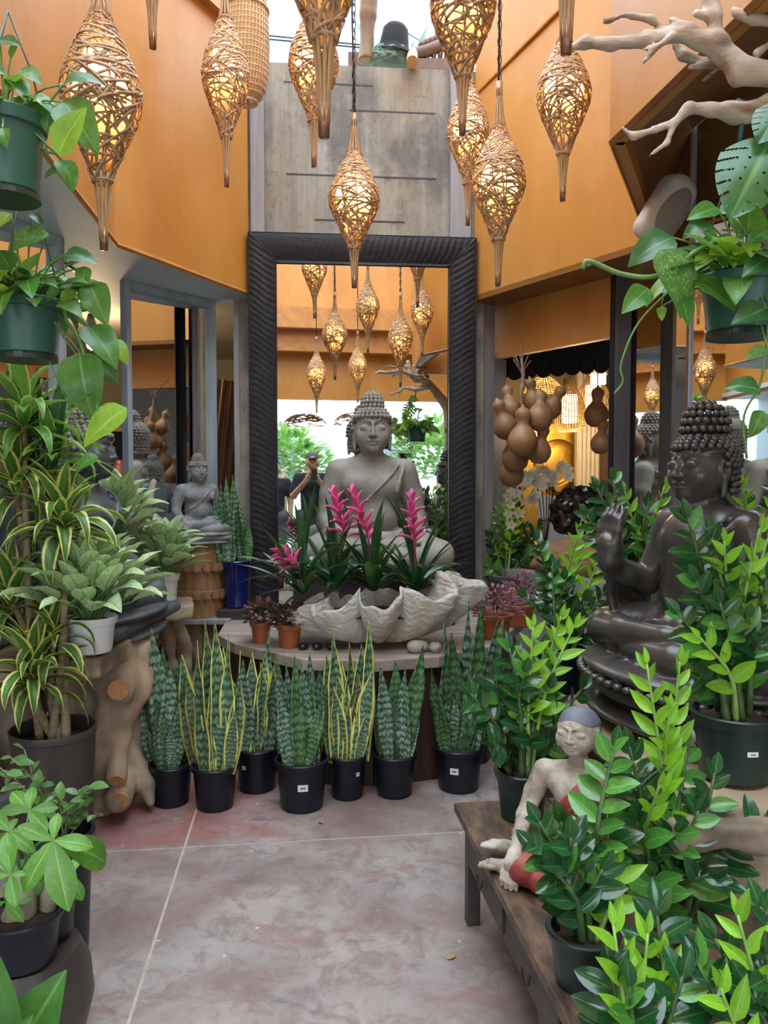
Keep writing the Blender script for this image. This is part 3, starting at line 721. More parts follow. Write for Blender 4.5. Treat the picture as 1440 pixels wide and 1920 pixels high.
sht = thing('giant_clam_shell', 'giant cream clam shell planter with deep wavy flutes on the counter', 'shell planter', shp, rz=-.06); sht.scale = (.93, .96, 1.0)
put('shell_body', shell_mesh(), M_SHELL, sht)
M_SOIL = mat('dark_potting_soil', (.06, .035, .022), (.02, .012, .008), 60, .95, .8, 80)
MB().lathe([(0, .19), (.26, .18), (.33, .165)], 30).build('soil', M_SOIL, sht, Matrix.Diagonal((1, .56, 1, 1)), smooth=True)
# stones by the shell
def pebble(px, py, Y, sx, sy, sz, m, lab, grp):
    bm = bmesh.new(); bmesh.ops.create_icosphere(bm, subdivisions=3, radius=1)
    sd = U(0, 99)
    for q in bm.verts: k = 1+.14*mnoise.noise(q.co*1.3+Vector((sd, 0, 0))); q.co = Vector((q.co.x*sx*k, q.co.y*sy*k, q.co.z*sz*k))
    me = bpy.data.meshes.new('pebble'); bm.to_mesh(me); bm.free(); me.polygons.foreach_set('use_smooth', [True]*len(me.polygons))
    p = at(px, py, Y); p.z = CZ+sz*.93; o = put('pebble', me, m); o.location = p; o.rotation_euler = (0, 0, U(0, 3)); tag(o, lab, 'stone', grp); return o
M_STONE = mat('pale_beach_stone', (.42, .38, .31), (.30, .27, .22), 9, .6, .1); M_BSTONE = mat('polished_black_stone', (.012, .013, .018), None, 6, .12)
pebble(783, 1203, 3.80, .062, .04, .032, M_STONE, 'large pale oval stone right under the shell', 'stones by the shell')
pebble(816, 1203, 3.80, .032, .03, .027, M_STONE, 'small round pale stone beside the big oval stone', 'stones by the shell')
for (x, y, w_) in ((568, 1200, 'outermost polished black stone at the left under the shell'), (594, 1198, 'middle polished black stone left under the shell'), (621, 1200, 'polished black stone closest to the shell base on the left')): pebble(x, y, 3.86, .030, .028, .018, M_BSTONE, w_, 'black stones by the shell')
# ================================================================== STATUES
def stone_mat(name, c1, c2, c3, rough=.6, scale=7, spec=.4, bump=.25):
    t = NT(name); c = t.ramp(t.noise(scale, 7, .65), [(.3, c2), (.6, c1)]); c = t.mix(t.ramp(t.noise(scale*.45, 5, .6), [(.45, 0), (.68, .75)]), c, c3)
    t.set(c, rough, 0, spec); t.bump(t.noise(60, 5, .7), bump, .004); return t.m
M_ST_GREY = stone_mat('grey_cast_stone', (.27, .25, .215), (.16, .145, .122), (.33, .30, .24), .6)
M_ST_SMALL = stone_mat('cool_grey_stone', (.21, .215, .22), (.12, .122, .128), (.27, .27, .27), .6, 12)
M_ST_DARK = stone_mat('dark_polished_stone', (.058, .051, .047), (.030, .027, .026), (.085, .070, .058), .28, 8, .6, .1)
M_ST_SLATE = stone_mat('dark_slate_stone', (.075, .085, .09), (.04, .045, .05), (.10, .11, .11), .42, 8, .5, .15)
def face(s, c, k=1.0, closed=True, brow=True):
    "face features on a head centred at c (unit head: half width .108), facing -y"
    x0, y0, z0 = c
    def p(x, y, z): return (x0+x*k, y0+y*k, z0+z*k)
    s.ell(p(0, 0, .0), (.108*k, .122*k, .135*k), .01); s.ell(p(0, -.03, -.055), (.088*k, .088*k, .08*k), .03*k)
    s.ell(p(0, -.088, -.105), (.036*k, .03*k, .028*k), .03*k)                                   # chin
    for e in (-1, 1):
        s.ell(p(e*.056, -.078, -.035), (.04*k, .032*k, .04*k), .03*k)                           # cheek
        s.ell(p(e*.047, -.114, .020), (.034*k, .014*k, .018*k), .010*k, sub=True)                # socket
        s.ell(p(e*.047, -.101, .012), (.032*k, .0195*k, .018*k), .006*k)                          # lid
        s.chain([p(e*(.046-.030), -.1125, .006), p(e*.046, -.117, -.001), p(e*(.046+.028), -.104, .008)], .0035*k, .004*k)
        if brow: s.chain([p(e*.014, -.1215, .044), p(e*.046, -.117, .060), p(e*.086, -.088, .044)], [.0042*k, .0045*k, .003*k], .006*k)
        s.ell(p(e*.112, .01, -.012), (.012*k, .026*k, .045*k), .008*k); s.ell(p(e*.119, .004, -.006), (.007*k, .014*k, .024*k), .006*k, sub=True)
        s.chain([p(e*.112, .008, -.04), p(e*.110, .002, -.11)], [.013*k, .010*k], .01*k)           # long lobe
        s.ell(p(e*.014, -.128, -.034), (.011*k, .012*k, .010*k), .006*k)                          # nostril wing
    s.chain([p(0, -.120, .036), p(0, -.131, -.005), p(0, -.141, -.030)], [.006*k, .009*k, .013*k], .010*k)
    s.ell(p(0, -.119, -.062), (.036*k, .014*k, .0075*k), .004*k); s.ell(p(0, -.115, -.079), (.028*k, .015*k, .010*k), .004*k)
def hand_fist(s, w, d, up, k, n=4, spread=1):
    "flat hand: wrist w, finger direction d, up = palm normal; five fingers"
    w = Vector(w); d = Vector(d).normalized(); up = Vector(up).normalized(); sd = d.cross(up).normalized()
    m = w+d*.045*k
    s.chain([w, m], [.030*k, .036*k], .02*k)
    for i in range(4):
        o = (i-1.5)*.021*k; a = w+d*.03*k+sd*o*.7; b = w+d*.085*k+sd*o; L = (.055, .066, .062, .048)[i]*k
        s.chain([a, b, b+d*L*.55+up*-.004*k, b+d*L+up*-.016*k], [.016*k, .0125*k, .011*k, .008*k], .006*k)
    th = sd*(-spread); a = w+d*.02*k+th*.02*k; s.chain([a, a+d*.035*k+th*.022*k, a+d*.065*k+th*.020*k], [.015*k, .0125*k, .009*k], .008*k)
def curls(ux=.125, uy=.137, zc=.815, zh=.12, ush=(.068, .072, .935, .075), rows=8, ry0=-.005, size=.0155):
    "rows of hair curls over cap and topknot"
    bm = bmesh.new(); pts = []
    for i in range(rows):
        ph = -.12+i/(rows-1)*1.35
        rr = math.cos(ph); n = max(6, int(2*PI*rr*ux/(size*1.75)))
        for k in range(n):
            a = 2*PI*(k+.5*(i % 2))/n; x, y, z = ux*rr*math.cos(a), uy*rr*math.sin(a)+ry0, zc+zh*math.sin(ph)
            if y < -.02 and z < zc+.052+.35*abs(x)*0-max(0, (-y-.09))*0: continue                   # forehead stays free
            pts.append((x, y, z))
    for i in range(7):
        ph = -.35+i/6*1.85; rr = math.cos(ph); n = max(1, int(2*PI*rr*ush[0]/(size*1.7)))
        for k in range(n):
            a = 2*PI*(k+.5*(i % 2))/n; pts.append((ush[0]*rr*math.cos(a), ush[1]*rr*math.sin(a)+ry0, ush[2]+ush[3]*math.sin(ph)))
    # back of the head, down to the nape
    for i in range(5):
        z = zc-.02-i*.024; n = 15
        for k in range(n+1):
            a = PI*(k+.5*(i % 2))/n
            if math.sin(a) < .12: continue
            pts.append((.112*math.cos(a), .118*math.sin(a)+.006, z))
    proto = bmesh.new(); bmesh.ops.create_icosphere(proto, subdivisions=1, radius=1); V = [q.co.copy() for q in proto.verts]; F = [[q.index for q in f.verts] for f in proto.faces]; proto.free()
    v = []; f = []
    for p in pts:
        b = len(v); s_ = size*R.uniform(.9, 1.08)
        v += [Vector(p)+q*s_ for q in V]; f += [[b+i for i in q] for q in F]
    bm.free(); return mesh('hair_curls', v, f, True)
def buddha(h, pose='lap', robe=True, base='none', k=1):
    s = SDF((-.58, -.50, -.26), (.58, .34, 1.03), h)
    # legs, crossed
    s.ell((0, .04, .10), (.25, .19, .14), .03)
    for e in (-1, 1):
        s.chain([(e*.13, .0, .105), (e*.30, -.09, .10), (e*.415, -.15, .085)], [.125, .105, .085], .03)
    s.chain([(.415, -.16, .075), (.16, -.275, .06), (-.10, -.27, .06)], [.08, .07, .045], .015)          # lower shin
    s.chain([(-.415, -.16, .078), (-.16, -.262, .115), (.08, -.25, .135)], [.078, .066, .042], .012)      # upper shin
    s.chain([(.08, -.25, .135), (.22, -.215, .158)], [.040, .030], .012); s.ell((.19, -.235, .150), (.075, .035, .026), .01, rot=(0, -.25, .3))
    for i in range(5): s.rc((.245+.006*i, -.245+.014*i, .160), (.275+.004*i, -.25+.016*i, .160), .011-.001*i, .009-.001*i, .004)
    s.ell((-.19, -.26, .045), (.075, .03, .026), .01)
    # trunk
    s.chain([(0, .045, .14), (0, .035, .30), (0, .025, .44)], [.155, .148, .150], .03)
    s.ell((0, .02, .47), (.195, .125, .13), .05); s.ell((-.09, -.055, .475), (.095, .07, .07), .05); s.ell((.09, -.055, .475), (.095, .07, .07), .05)
    s.ell((0, -.03, .27), (.15, .12, .12), .05)
    s.chain([(-.175, .03, .55), (0, .03, .60), (.175, .03, .55)], [.075, .075, .075], .04)
    s.chain([(0, .02, .58), (0, .005, .70)], [.068, .062], .03)
    for z in (.625, .650): s.chain([(-.055, -.04, z+.005), (0, -.062, z), (.055, -.04, z+.005)], .0045, .006)
    # arms
    le, re = (.285, .03, .275), (-.285, .03, .275)
    s.chain([(.205, .03, .55), (.26, .04, .41), le], [.080, .070, .058], .02)
    if pose == 'abhaya':
        s.chain([(-.205, .03, .55), (-.26, .02, .42), (-.30, -.03, .30)], [.080, .070, .062], .02)
        s.chain([(-.30, -.03, .30), (-.30, -.14, .335), (-.30, -.225, .39)], [.060, .054, .042], .02)
        hand_fist(s, (-.30, -.23, .395), (0, .03, 1), (0, -1, 0), 1.55)
        # sleeve hanging from the raised forearm, in ribs
        for i in range(7):
            y = -.02-.028*i; zt = .29+.012*i
            s.chain([(-.325, y, zt+.03), (-.350, y+.004, .24), (-.335, y+.012, .17)], [.030, .020, .018], .004)
    elif pose == 'bhumi':
        s.chain([(-.205, .03, .55), (-.26, .03, .41), (-.29, -.01, .285)], [.080, .070, .058], .02)
        s.chain([(-.29, -.01, .285), (-.295, -.13, .225), (-.275, -.21, .185)], [.058, .046, .034], .02); hand_fist(s, (-.27, -.22, .18), (.15, -.6, -.75), (.0, -.75, .6), 1.1)
    else:
        s.chain([(-.205, .03, .55), (-.26, .04, .41), re], [.080, .070, .058], .02)
        s.chain([re, (-.25, -.13, .215), (-.11, -.21, .195)], [.060, .050, .036], .02); hand_fist(s, (-.10, -.212, .205), (1, -.12, -.02), (0, .1, 1), 1.1)
    s.chain([le, (.25, -.12, .205), (.11, -.20, .178)], [.060, .050, .036], .02); hand_fist(s, (.10, -.205, .185), (-1, -.12, -.02), (0, .1, 1), 1.1, spread=-1)
    # head
    face(s, (0, -.015, .79)); s.ell((0, .01, .83), (.118, .128, .112), .01, zmin=.845); s.ell((0, .035, .80), (.112, .10, .13), .02); s.ell((0, .0, .935), (.066, .069, .07), .02)
    if pose == 'abhaya': s.chain([(0, -.03, .30), (0, -.035, .5)], [.125, .138], .05)
    if robe:
        path = [(.19, .05, .615), (.155, -.06, .585), (.10, -.125, .52), (.0, -.145, .43), (-.10, -.13, .34), (-.165, -.07, .30), (-.19, .02, .28)]
        s.chain(bez(path, 14), .007, .006)
        s.chain(bez([(.20, -.03, .59), (.165, -.105, .50), (.15, -.12, .44)], 6), .012, .008)
    if base == 'cushion':
        s.ell((0, -.06, -.005), (.50, .31, .05), .01); s.box((0, -.06, -.055), (.46, .27, .03), .03, .01); s.ell((0, -.06, -.11), (.49, .30, .045), .01)
        s.floor(-.13)
    elif base == 'robe':
        s.ell((0, -.07, -.02), (.50, .36, .06), .02)
        for i in range(15):
            a = PI*(1.0+i/14); x, y = .47*math.cos(a), .40*math.sin(a)*.85-.07
            s.rc((x*.45, y*.45-.05, .05), (x, y, -.035), .024, .016, .012)
        s.ell((0, -.06, -.115), (.47, .33, .075), .01); s.ell((0, -.06, -.20), (.50, .36, .05), .015); s.floor(-.235)
        for i in range(34):
            a = PI*(.95+1.1*i/33); x, y = .505*math.cos(a), .365*math.sin(a)-.07
            s.ell((x, y, -.052), (.02, .02, .015), .004)
    elif base == 'slab':
        s.box((0, -.06, -.09), (.50, .31, .10), .03, .015); s.floor(-.185)
    else: s.floor(.0)
    # pleats over the shins
    for e in (-1, 1):
        for q in (.17, .25, .33): s.chain([(e*q, -.19+.0*q, .17-.18*(q-.17)), (e*(q+.02), -.262+.35*(q-.17), .075), (e*(q+.0), -.27+.4*(q-.17), .02)], .0055, .006)
    return s.mesh('statue_body')
def statue(name, label, loc, rz, H, me, m, curl, lift=0):
    t = thing(name, label, 'statue', loc, rz, scale=H)
    off = Matrix.Translation((0, 0, lift))
    put('statue_body', me, m, t, off); put('hair_curls', curl, m, t, off); return t
CURL = curls(); CURL_BIG = curls(rows=10, ush=(.086, .09, .945, .105), size=.0165)
# --- grey buddha before the big mirror
M_PLINTH = mat('dark_wood_plinth', (.05, .03, .025), (.025, .016, .014), 6, .5, .15)
bp = at(698, 1062, 4.66); H0 = at(698, 738, 4.66).z-bp.z
def boxthing(name, lab, cat, loc, d, m, rz=0, bev=.008):
    o = MB().box((0, 0, d[2]/2), d).build(name, m, bevel=bev); o.location = loc; o.rotation_euler = (0, 0, rz); tag(o, lab, cat); return o
pl = boxthing('plinth', 'low dark plinth under the grey buddha', 'plinth', (bp.x, bp.y+.0, CZ), (.94, .44, bp.z-CZ), M_PLINTH, MA)
g1 = statue('buddha_statue', 'grey stone seated buddha with hands in lap, before the big mirror', bp, MA-.04, H0/1.005, buddha(.0058, 'lap', True, 'none'), M_ST_GREY, CURL); g1.scale.x *= .92
# leaf brooch carved on the chest
o = SDF((-.07, -.03, -.06), (.07, .03, .06), .004)
for i in range(5): o.chain([(0, 0, -.02+.01*i), (-.045+.006*i, 0, -.035+.012*i)], [.009, .005], .003); o.chain([(0, 0, -.02+.01*i), (.045-.006*i, 0, -.035+.012*i)], [.009, .005], .003)
o.rc((0, 0, -.02), (0, 0, .045), .008, .005, .003)
put('carved_clasp', o.mesh('carved_clasp'), M_ST_GREY, g1, TRS((.14, -.105, .50), (-.15, .35, .3), .9))
# --- small buddha on the carved pedestal (left)
sb = at(372, 1018, 4.76); H1 = at(372, 852, 4.76).z-sb.z
statue('buddha_statue', 'small cool-grey seated buddha with a price tag, on the carved wooden pedestal', sb, .62, H1/1.135, buddha(.008, 'bhumi', True, 'cushion'), M_ST_SMALL, CURL, .13)
# --- dark slate buddha far left, facing right
lb = Vector((at(160, 900, 3.62).x, 3.62, .745)); ltop = at(165, 765, 3.62).z
statue('buddha_statue', 'dark slate buddha at left facing right, half hidden by striped leaves', lb, 1.5, (ltop-lb.z)/1.135, buddha(.007, 'lap', True, 'cushion'), M_ST_SLATE, CURL, .13)
# --- large dark buddha on the right, hand raised
RBH = at(1332, 757, 2.62).z-.66
rb = Vector((at(1322, 900, 2.62).x, 2.62, .66))
statue('buddha_statue', 'large dark polished buddha on the right with raised palm', rb, -1.2, RBH/1.28, buddha(.0052, 'abhaya', True, 'robe'), M_ST_DARK, CURL_BIG, .235)
# price tag on the small buddha
tg = put('price_tag', mesh('price_tag', [(-.022, 0, 0), (.022, 0, 0), (.022, 0, .05), (.012, 0, .06), (-.012, 0, .06), (-.022, 0, .05), (-.022, .003, 0), (.022, .003, 0), (.022, .003, .05), (.012, .003, .06), (-.012, .003, .06), (-.022, .003, .05)], [(0, 1, 2, 3, 4, 5), (11, 10, 9, 8, 7, 6)]+[(i, i+6, (i+1) % 6+6, (i+1) % 6) for i in range(6)], False), mat('yellow_card', (.75, .55, .22), (.68, .5, .2), 8, .6))
tg.location = at(340, 985, 4.60); tg.rotation_euler = (.1, -.3, .3); tag(tg, 'small yellow price tag tied to the wrist of the small buddha', 'price tag')
MB().tube([(0, .002, .055), (.01, .03, .085), (.02, .07, .09)], .0012, 5).build('string', M_CORD, tg)
# ================================================================== LEAVES AND PLANTS
def leaf_mesh(name, L, Wd, prof, bend=.6, fold=.25, n=8, wave=0, twist=0, petiole=0, thick=0, bow=0, seed=0):
    """leaf along +Y from the origin, face up (+Z), drooping by `bend` radians towards the tip"""
    us = (-1, -.5, 0, .5, 1); v = []; uv = []; f = []
    p = Vector((0, petiole, 0)); ang = bow; r = random.Random(seed)
    for j in range(n+1):
        s = j/n
        if j: a = ang-bend*(s-.5/n)**1.3; p = p+Vector((0, math.cos(a), math.sin(a)))*(L/n)
        a = ang-bend*s**1.3; nz = Vector((0, -math.sin(a), math.cos(a))); hw = Wd/2*prof(s); tw = twist*s
        for u in us:
            x = u*hw; z = fold*abs(u)*hw+wave*hw*math.sin(s*14+u*1.5+seed)*abs(u)
            X = Vector((1, 0, 0))*math.cos(tw)+nz*math.sin(tw); Z = nz*math.cos(tw)-Vector((1, 0, 0))*math.sin(tw)
            v.append(p+X*x+Z*z); uv.append((.5+u/2, s))
    m = len(us)
    for j in range(n):
        for i in range(m-1): a = j*m+i; f.append((a, a+1, a+m+1, a+m))
    if thick:
        N = len(v); v += [q-Vector((0, 0, thick)) if False else q+Vector((0, 0, -thick)) for q in v]; uv += uv[:]
        f += [tuple(N+i for i in q[::-1]) for q in f[:]]
        for j in range(n):
            for i0 in (0, m-1): a = j*m+i0; f.append((a, a+m, N+a+m, N+a) if i0 == 0 else (a+m, a, N+a, N+a+m))
    return mesh(name, v, f, True, uv)
def lance(s): return max(.02, math.sin(PI*min(1, s**.75*.98+.02)))**.85
def ovate(s): return max(.02, math.sin(PI*(s*.97+.03)**.62))**.75 if s < .999 else .02
def strap(s): return max(.03, min(1, .55+s*2.2)*(1-max(0, (s-.55)/.45)**1.7))
def sword(s): return max(.02, (.62+.38*math.sin(PI*min(1, s*1.15)))*(1-max(0, (s-.62)/.38)**1.9))
def heart(s):
    return max(.03, (min(1, (s/.22)**.5))*(1-max(0, (s-.22)/.78)**2.0))
def V3(*a): return Vector(a)
# pots --------------------------------------------------------------
M_POT_BLACK = mat('black_nursery_plastic', (.008, .010, .020), (.005, .007, .014), 5, .36, spec=.4)
M_POT_GREEN = mat('green_plastic', (.035, .125, .088), (.026, .095, .068), 4, .35)
M_POT_DKGREEN = mat('dark_green_plastic', (.014, .035, .030), (.010, .024, .022), 4, .35)
M_POT_WHITE = mat('white_plastic', (.78, .80, .81), (.70, .73, .75), 4, .4)
M_TERRA = mat('terracotta', (.42, .125, .045), (.33, .09, .03), 8, .6, .08)
M_POT_BLUE = mat('cobalt_glaze', (.010, .014, .12), (.006, .009, .08), 5, .12, coat=.5)
M_POT_GREY = mat('grey_clay', (.12, .115, .12), (.07, .068, .07), 8, .6, .1)
M_POT_BROWN = mat('dark_bronze_glaze', (.060, .048, .042), (.035, .028, .025), 5, .4)
M_LABEL = mat('white_sticker', (.82, .82, .84), (.75, .75, .78), 3, .6); M_INK = mat('grey_print', (.12, .12, .14), None, 3, .7)
POTM = {}
def pot_mesh(r, h, rim=.16, taper=.80, lip=.008, n=32, flute=0):
    key = (round(r, 4), round(h, 4), rim, taper, lip, flute)
    if key in POTM: return POTM[key]
    rb = r*taper; zr = h*(1-rim); rr = rb+(r-rb)*(1-rim)
    prof = [(0, 0), (rb*.9, 0), (rb, .006), (rr-.001, zr-.003), (rr+lip*.8, zr), (r+lip, h-.004), (r+lip*.6, h), (r-.004, h), (r-.006, h-.01), (rr-.008, zr*.9), (rr-.01, zr*.8)]
    v, f = lathe_geo(prof, n)
    if flute:
        v = [Vector(q) for q in v]
        for q in v:
            if .01 < q.z < zr-.004: a = math.atan2(q.y, q.x); k = 1-.02*(.5+.5*math.cos(flute*a)); q.x *= k; q.y *= k
    me = mesh('pot', v, f, True); autosmooth(me, .6); POTM[key] = me; return me
SOILM = {}
def pot(t, r, h, m, rim=.16, taper=.8, sticker=None, flute=0, fill=.88, lip=.008):
    po = put('pot', pot_mesh(r, h, rim, taper, lip, 32, flute), None, t)
    if len(po.data.materials) == 0: po.data.materials.append(m)
    smat(po, m)
    key = round(r, 4)
    if key not in SOILM:
        v, f = lathe_geo([(0, .008), (r*.5, .005), (r*.9, 0)], 18); v = [Vector(q)+Vector((0, 0, .006*mnoise.noise(Vector(q)*60))) for q in v]; SOILM[key] = mesh('soil', v, f, True)
    put('soil', SOILM[key], M_SOIL, t, Matrix.Translation((0, 0, h*fill)))
    if sticker:
        az, zz, sw, sh_ = sticker; rr = r*(taper+(1-taper)*zz)*1.0+.0015; v = []; nseg = 4; zc = zz*h
        for i in range(nseg+1):
            a = az+(i/nseg-.5)*sw/rr
            for q in (-1, 1): v.append((rr*math.cos(a), rr*math.sin(a), zc+q*sh_/2))
        st = put('sticker', mesh('sticker', v, [(2*i, 2*i+2, 2*i+3, 2*i+1) for i in range(nseg)], True), M_LABEL, po)
        rr += .0006; v = []
        for i in range(3):
            a = az+(i/2-.5)*sw*.5/rr
            for q in (-1, 1): v.append((rr*math.cos(a), rr*math.sin(a), zc+q*sh_*.12))
        put('print', mesh('print', v, [(0, 2, 3, 1), (2, 4, 5, 3)], True), M_INK, st)
    return po
# ------------------------------------------------------------------ snake plants
M_SN1 = leafmat('snake_leaf_silver', (.40, .52, .37), (.035, .10, .055), bands=4.6, rough=.36, trans=.08)
M_SN2 = leafmat('snake_leaf_green', (.18, .33, .11), (.028, .09, .035), bands=4.4, rough=.34, trans=.08)
M_SN3 = leafmat('snake_leaf_yellow_edge', (.27, .38, .23), (.03, .085, .045), bands=4.8, margin=(.70, .66, .15), mw=.10, rough=.36, trans=.08)
SNM = [leaf_mesh('snake_leaf', 1, .150, sword, U(-.15, .3), .38, 14, .16, U(-1.1, 1.1), thick=.012, seed=i) for i in range(7)]
def snake(px, ytop, ybot, w, kinds, tips, label, n=13, seed=1, stick=None, zbase=0, potm=None, Y=None, h=None, group='snake plants lined up before the counter'):
    r = random.Random(seed)
    if Y is None: p = onz(px, ybot, zbase); Yc = p.y; rad = w/2*Yc/FOC; Yc += rad*.8; rad = w/2*Yc/FOC
    else: Yc = Y; rad = w/2*Yc/FOC
    h = h or (ybot-ytop)*Yc/FOC*.97; base = V3(at(px, 900, Yc).x, Yc, zbase)
    t = thing('snake_plant', label, 'potted plant', base, 0, group)
    pot(t, rad, h, potm or M_POT_BLACK, .12, .82, stick)
    tips = list(tips)+[(px+r.uniform(-.5, .5)*w, ytop-r.uniform(60, 175)) for _ in range(6)]
    for i, tp in enumerate(tips):
        dx, ty = tp[0], tp[1]; tip = at(dx, ty, Yc+(tp[2] if len(tp) > 2 else r.uniform(-.06, .06)))-base
        a = r.uniform(0, 2*PI); b = V3(.55*rad*math.cos(a), .55*rad*math.sin(a), h*.86)
        b.x = b.x*.5+max(-.6*rad, min(.6*rad, tip.x*.55))
        d = tip-b; L = d.length; wd = .50/L*r.uniform(.9, 1.25) if L > .3 else .62/L*.8
        up = V3(r.uniform(-.5, .5), -1, .2)
        o = put('leaf', SNM[r.randrange(7)], kinds[0], t, frame(b, d, up, (L*min(1.4, wd), L, L*min(1.4, wd))))
        smat(o, kinds[i % len(kinds)])
def spread(px, y0, y1, half, n, seed):
    r = random.Random(seed); return [(px+half*(2*(i+.5)/n-1)+r.uniform(-6, 6), r.uniform(y0, y1)+26*abs(2*(i+.5)/n-1)) for i in range(n)]
snake(313, 1437, 1517, 80, [M_SN1, M_SN2], [(262, 1270), (270, 1228), (285, 1176), (300, 1215), (318, 1250), (335, 1235), (345, 1290), (296, 1310), (330, 1330), (255, 1335), (310, 1290)], 'green banded snake plant at the left end of the black pot row', seed=2)
snake(397, 1440, 1525, 84, [M_SN3], [(340, 1228), (352, 1265), (372, 1200), (385, 1165), (402, 1152), (415, 1215), (428, 1190), (450, 1275), (395, 1270), (425, 1300), (365, 1300), (410, 1330), (440, 1330)], 'yellow-edged snake plant, second black pot from the left', seed=3)
snake(478, 1405, 1490, 82, [M_SN3, M_SN3, M_SN1], [(420, 1250), (440, 1225), (455, 1235), (470, 1225), (487, 1240), (505, 1180), (498, 1215), (520, 1225), (445, 1300), (462, 1310), (500, 1290), (437, 1375)], 'yellow-edged snake plant in the set-back black pot by the counter corner', seed=4, stick=(-2.1, .62, .02, .018))
snake(563, 1430, 1527, 98, [M_SN1, M_SN1, M_SN2], [(522, 1235), (537, 1240), (552, 1228), (565, 1240), (580, 1225), (597, 1260), (610, 1250), (520, 1290), (545, 1300), (572, 1310), (590, 1290), (605, 1310), (558, 1330)], 'silver banded snake plant in the big black pot with white label, centre', seed=5, stick=(-1.42, .55, .045, .03))
snake(650, 1418, 1503, 72, [M_SN3], [(612, 1225), (622, 1175), (640, 1235), (655, 1205), (678, 1210), (694, 1165), (700, 1250), (703, 1285), (625, 1290), (690, 1330), (660, 1300)], 'yellow-edged snake plant directly below the shell', seed=6, stick=(-.9, .62, .018, .018))
snake(740, 1418, 1500, 80, [M_SN1, M_SN2], [(712, 1245), (738, 1240), (762, 1240), (795, 1208), (752, 1270), (725, 1275), (775, 1280), (703, 1385), (790, 1330), (745, 1300)], 'short silver banded snake plant right of the shell centre, plain black pot', seed=7)
snake(862, 1405, 1490, 92, [M_SN2, M_SN1], [(808, 1245), (833, 1160), (848, 1185), (880, 1120), (903, 1130), (935, 1165), (957, 1160), (895, 1230), (820, 1300), (868, 1260), (915, 1290), (880, 1320)], 'tall dark banded snake plant at the right end of the row, label on pot', seed=8, stick=(-1.85, .55, .04, .03))
BPZ = at(440, 1138, 4.75).z
snake(441, 1052, 1138, 50, [M_SN2, M_SN1], [(398, 930), (412, 905), (425, 900), (440, 925), (436, 890), (455, 960), (468, 985), (405, 960), (447, 945)], 'snake plant in a cobalt blue glazed pot beside the small buddha', seed=9, zbase=BPZ, potm=M_POT_BLUE, Y=4.75, h=.29, group='snake plant in blue pot')
# ------------------------------------------------------------------ bromeliads in the shell
M_BRO = leafmat('bromeliad_leaf', (.022, .10, .030), (.010, .05, .018), rough=.28, trans=.1, rib=(.05, .16, .05))
M_PINK = leafmat('pink_bract', (.86, .12, .36), (.70, .05, .22), rough=.4, trans=.2, tip=(.95, .35, .5))
M_PSTEM = mat('pink_flower_stem', (.35, .04, .10), None, 9, .5)
BROM = [leaf_mesh('strap_leaf', .38, .042, strap, b, .35, 10, 0, tw, bow=.15, seed=i) for i, (b, tw) in enumerate(((.5, 0), (.9, .3), (1.3, -.3), (.25, .1), (1.6, .2)))]
BRACT = [leaf_mesh('bract', .075, .022, lance, b, .7, 6, seed=i, thick=.004) for i, b in enumerate((.2, .5, -.1))]
def bromeliad(px, py, Y, label, seed, flower, tips=(), n=26, lean=(0, 0)):
    r = random.Random(seed); base = at(px, py, Y)
    t = thing('bromeliad', label, 'plant', base, 0, 'pink bromeliads in the shell')
    for i in range(n):
        a = 2*PI*i*.382+r.uniform(-.3, .3); el = r.uniform(.55, 1.35) if i > 6 else r.uniform(.25, .7)
        d = V3(math.cos(a)*math.cos(el)+lean[0], math.sin(a)*math.cos(el)*.8+lean[1], math.sin(el)); k = r.uniform(.7, 1.15)
        put('leaf', BROM[r.randrange(5)], M_BRO, t, frame(V3(math.cos(a), math.sin(a), 0)*.012, d, (0, 0, 1), k))
    for (tx, ty) in tips:
        d = at(tx, ty, Y-.08)-base; k = d.length/.36; put('leaf', BROM[2 if ty > py-40 else 0], M_BRO, t, frame(V3(0, 0, 0), d.normalized()+V3(0, 0, .35), (0, 0, 1), (1.05, k*1.06, k*1.06)))
    f0, f1 = flower; a = at(*f0, Y-.05)-base; b = at(*f1, Y-.05)-base
    fl = put('flower', mesh('flower_stem', *tube_geo(bez([V3(0, 0, .02), a*.6+V3(0, 0, .03) if a.z > .05 else a*.6+V3(0, -.02, .12), a, b], 10), [.006]*6+[.005, .004, .004, .003], 6)), M_PSTEM, t)
    ax = (b-a); L = ax.length; ax.normalize(); side = ax.orthogonal()
    for i in range(17):
        s = i/16; q = a+(b-a)*s; w = 2.4*i; o = (Matrix.Rotation(w, 3, ax) @ side); sp = .95*(1-s)+.18
        put('bract', BRACT[i % 3], M_PINK, fl, frame(q, ax+o*sp, -o if False else ax, (1.6-.3*s, 1.35-.4*s, 1.5)))
bromeliad(568, 1112, 3.93, 'bromeliad leaning out of the left end of the shell, pink flower drooping left', 1, ((556, 1062), (528, 1040)), [(452, 1083), (455, 1142), (520, 1165), (475, 1000), (590, 940), (555, 960)], 16, (-.25, 0))
bromeliad(628, 1105, 4.02, 'bromeliad with upright pink flower, second from left in the shell', 2, ((645, 1003), (628, 930)), [(612, 945), (565, 960), (660, 990)])
bromeliad(700, 1108, 4.00, 'bromeliad in the middle of the shell with slanting pink flower', 3, ((690, 1010), (665, 928)), [(717, 950), (720, 1060), (655, 1075)])
bromeliad(780, 1108, 4.02, 'rightmost bromeliad in the shell, pink flower before the mirror frame', 4, ((777, 1018), (772, 938)), [(880, 1018), (858, 1040), (840, 975), (722, 945), (845, 1100), (738, 950)])
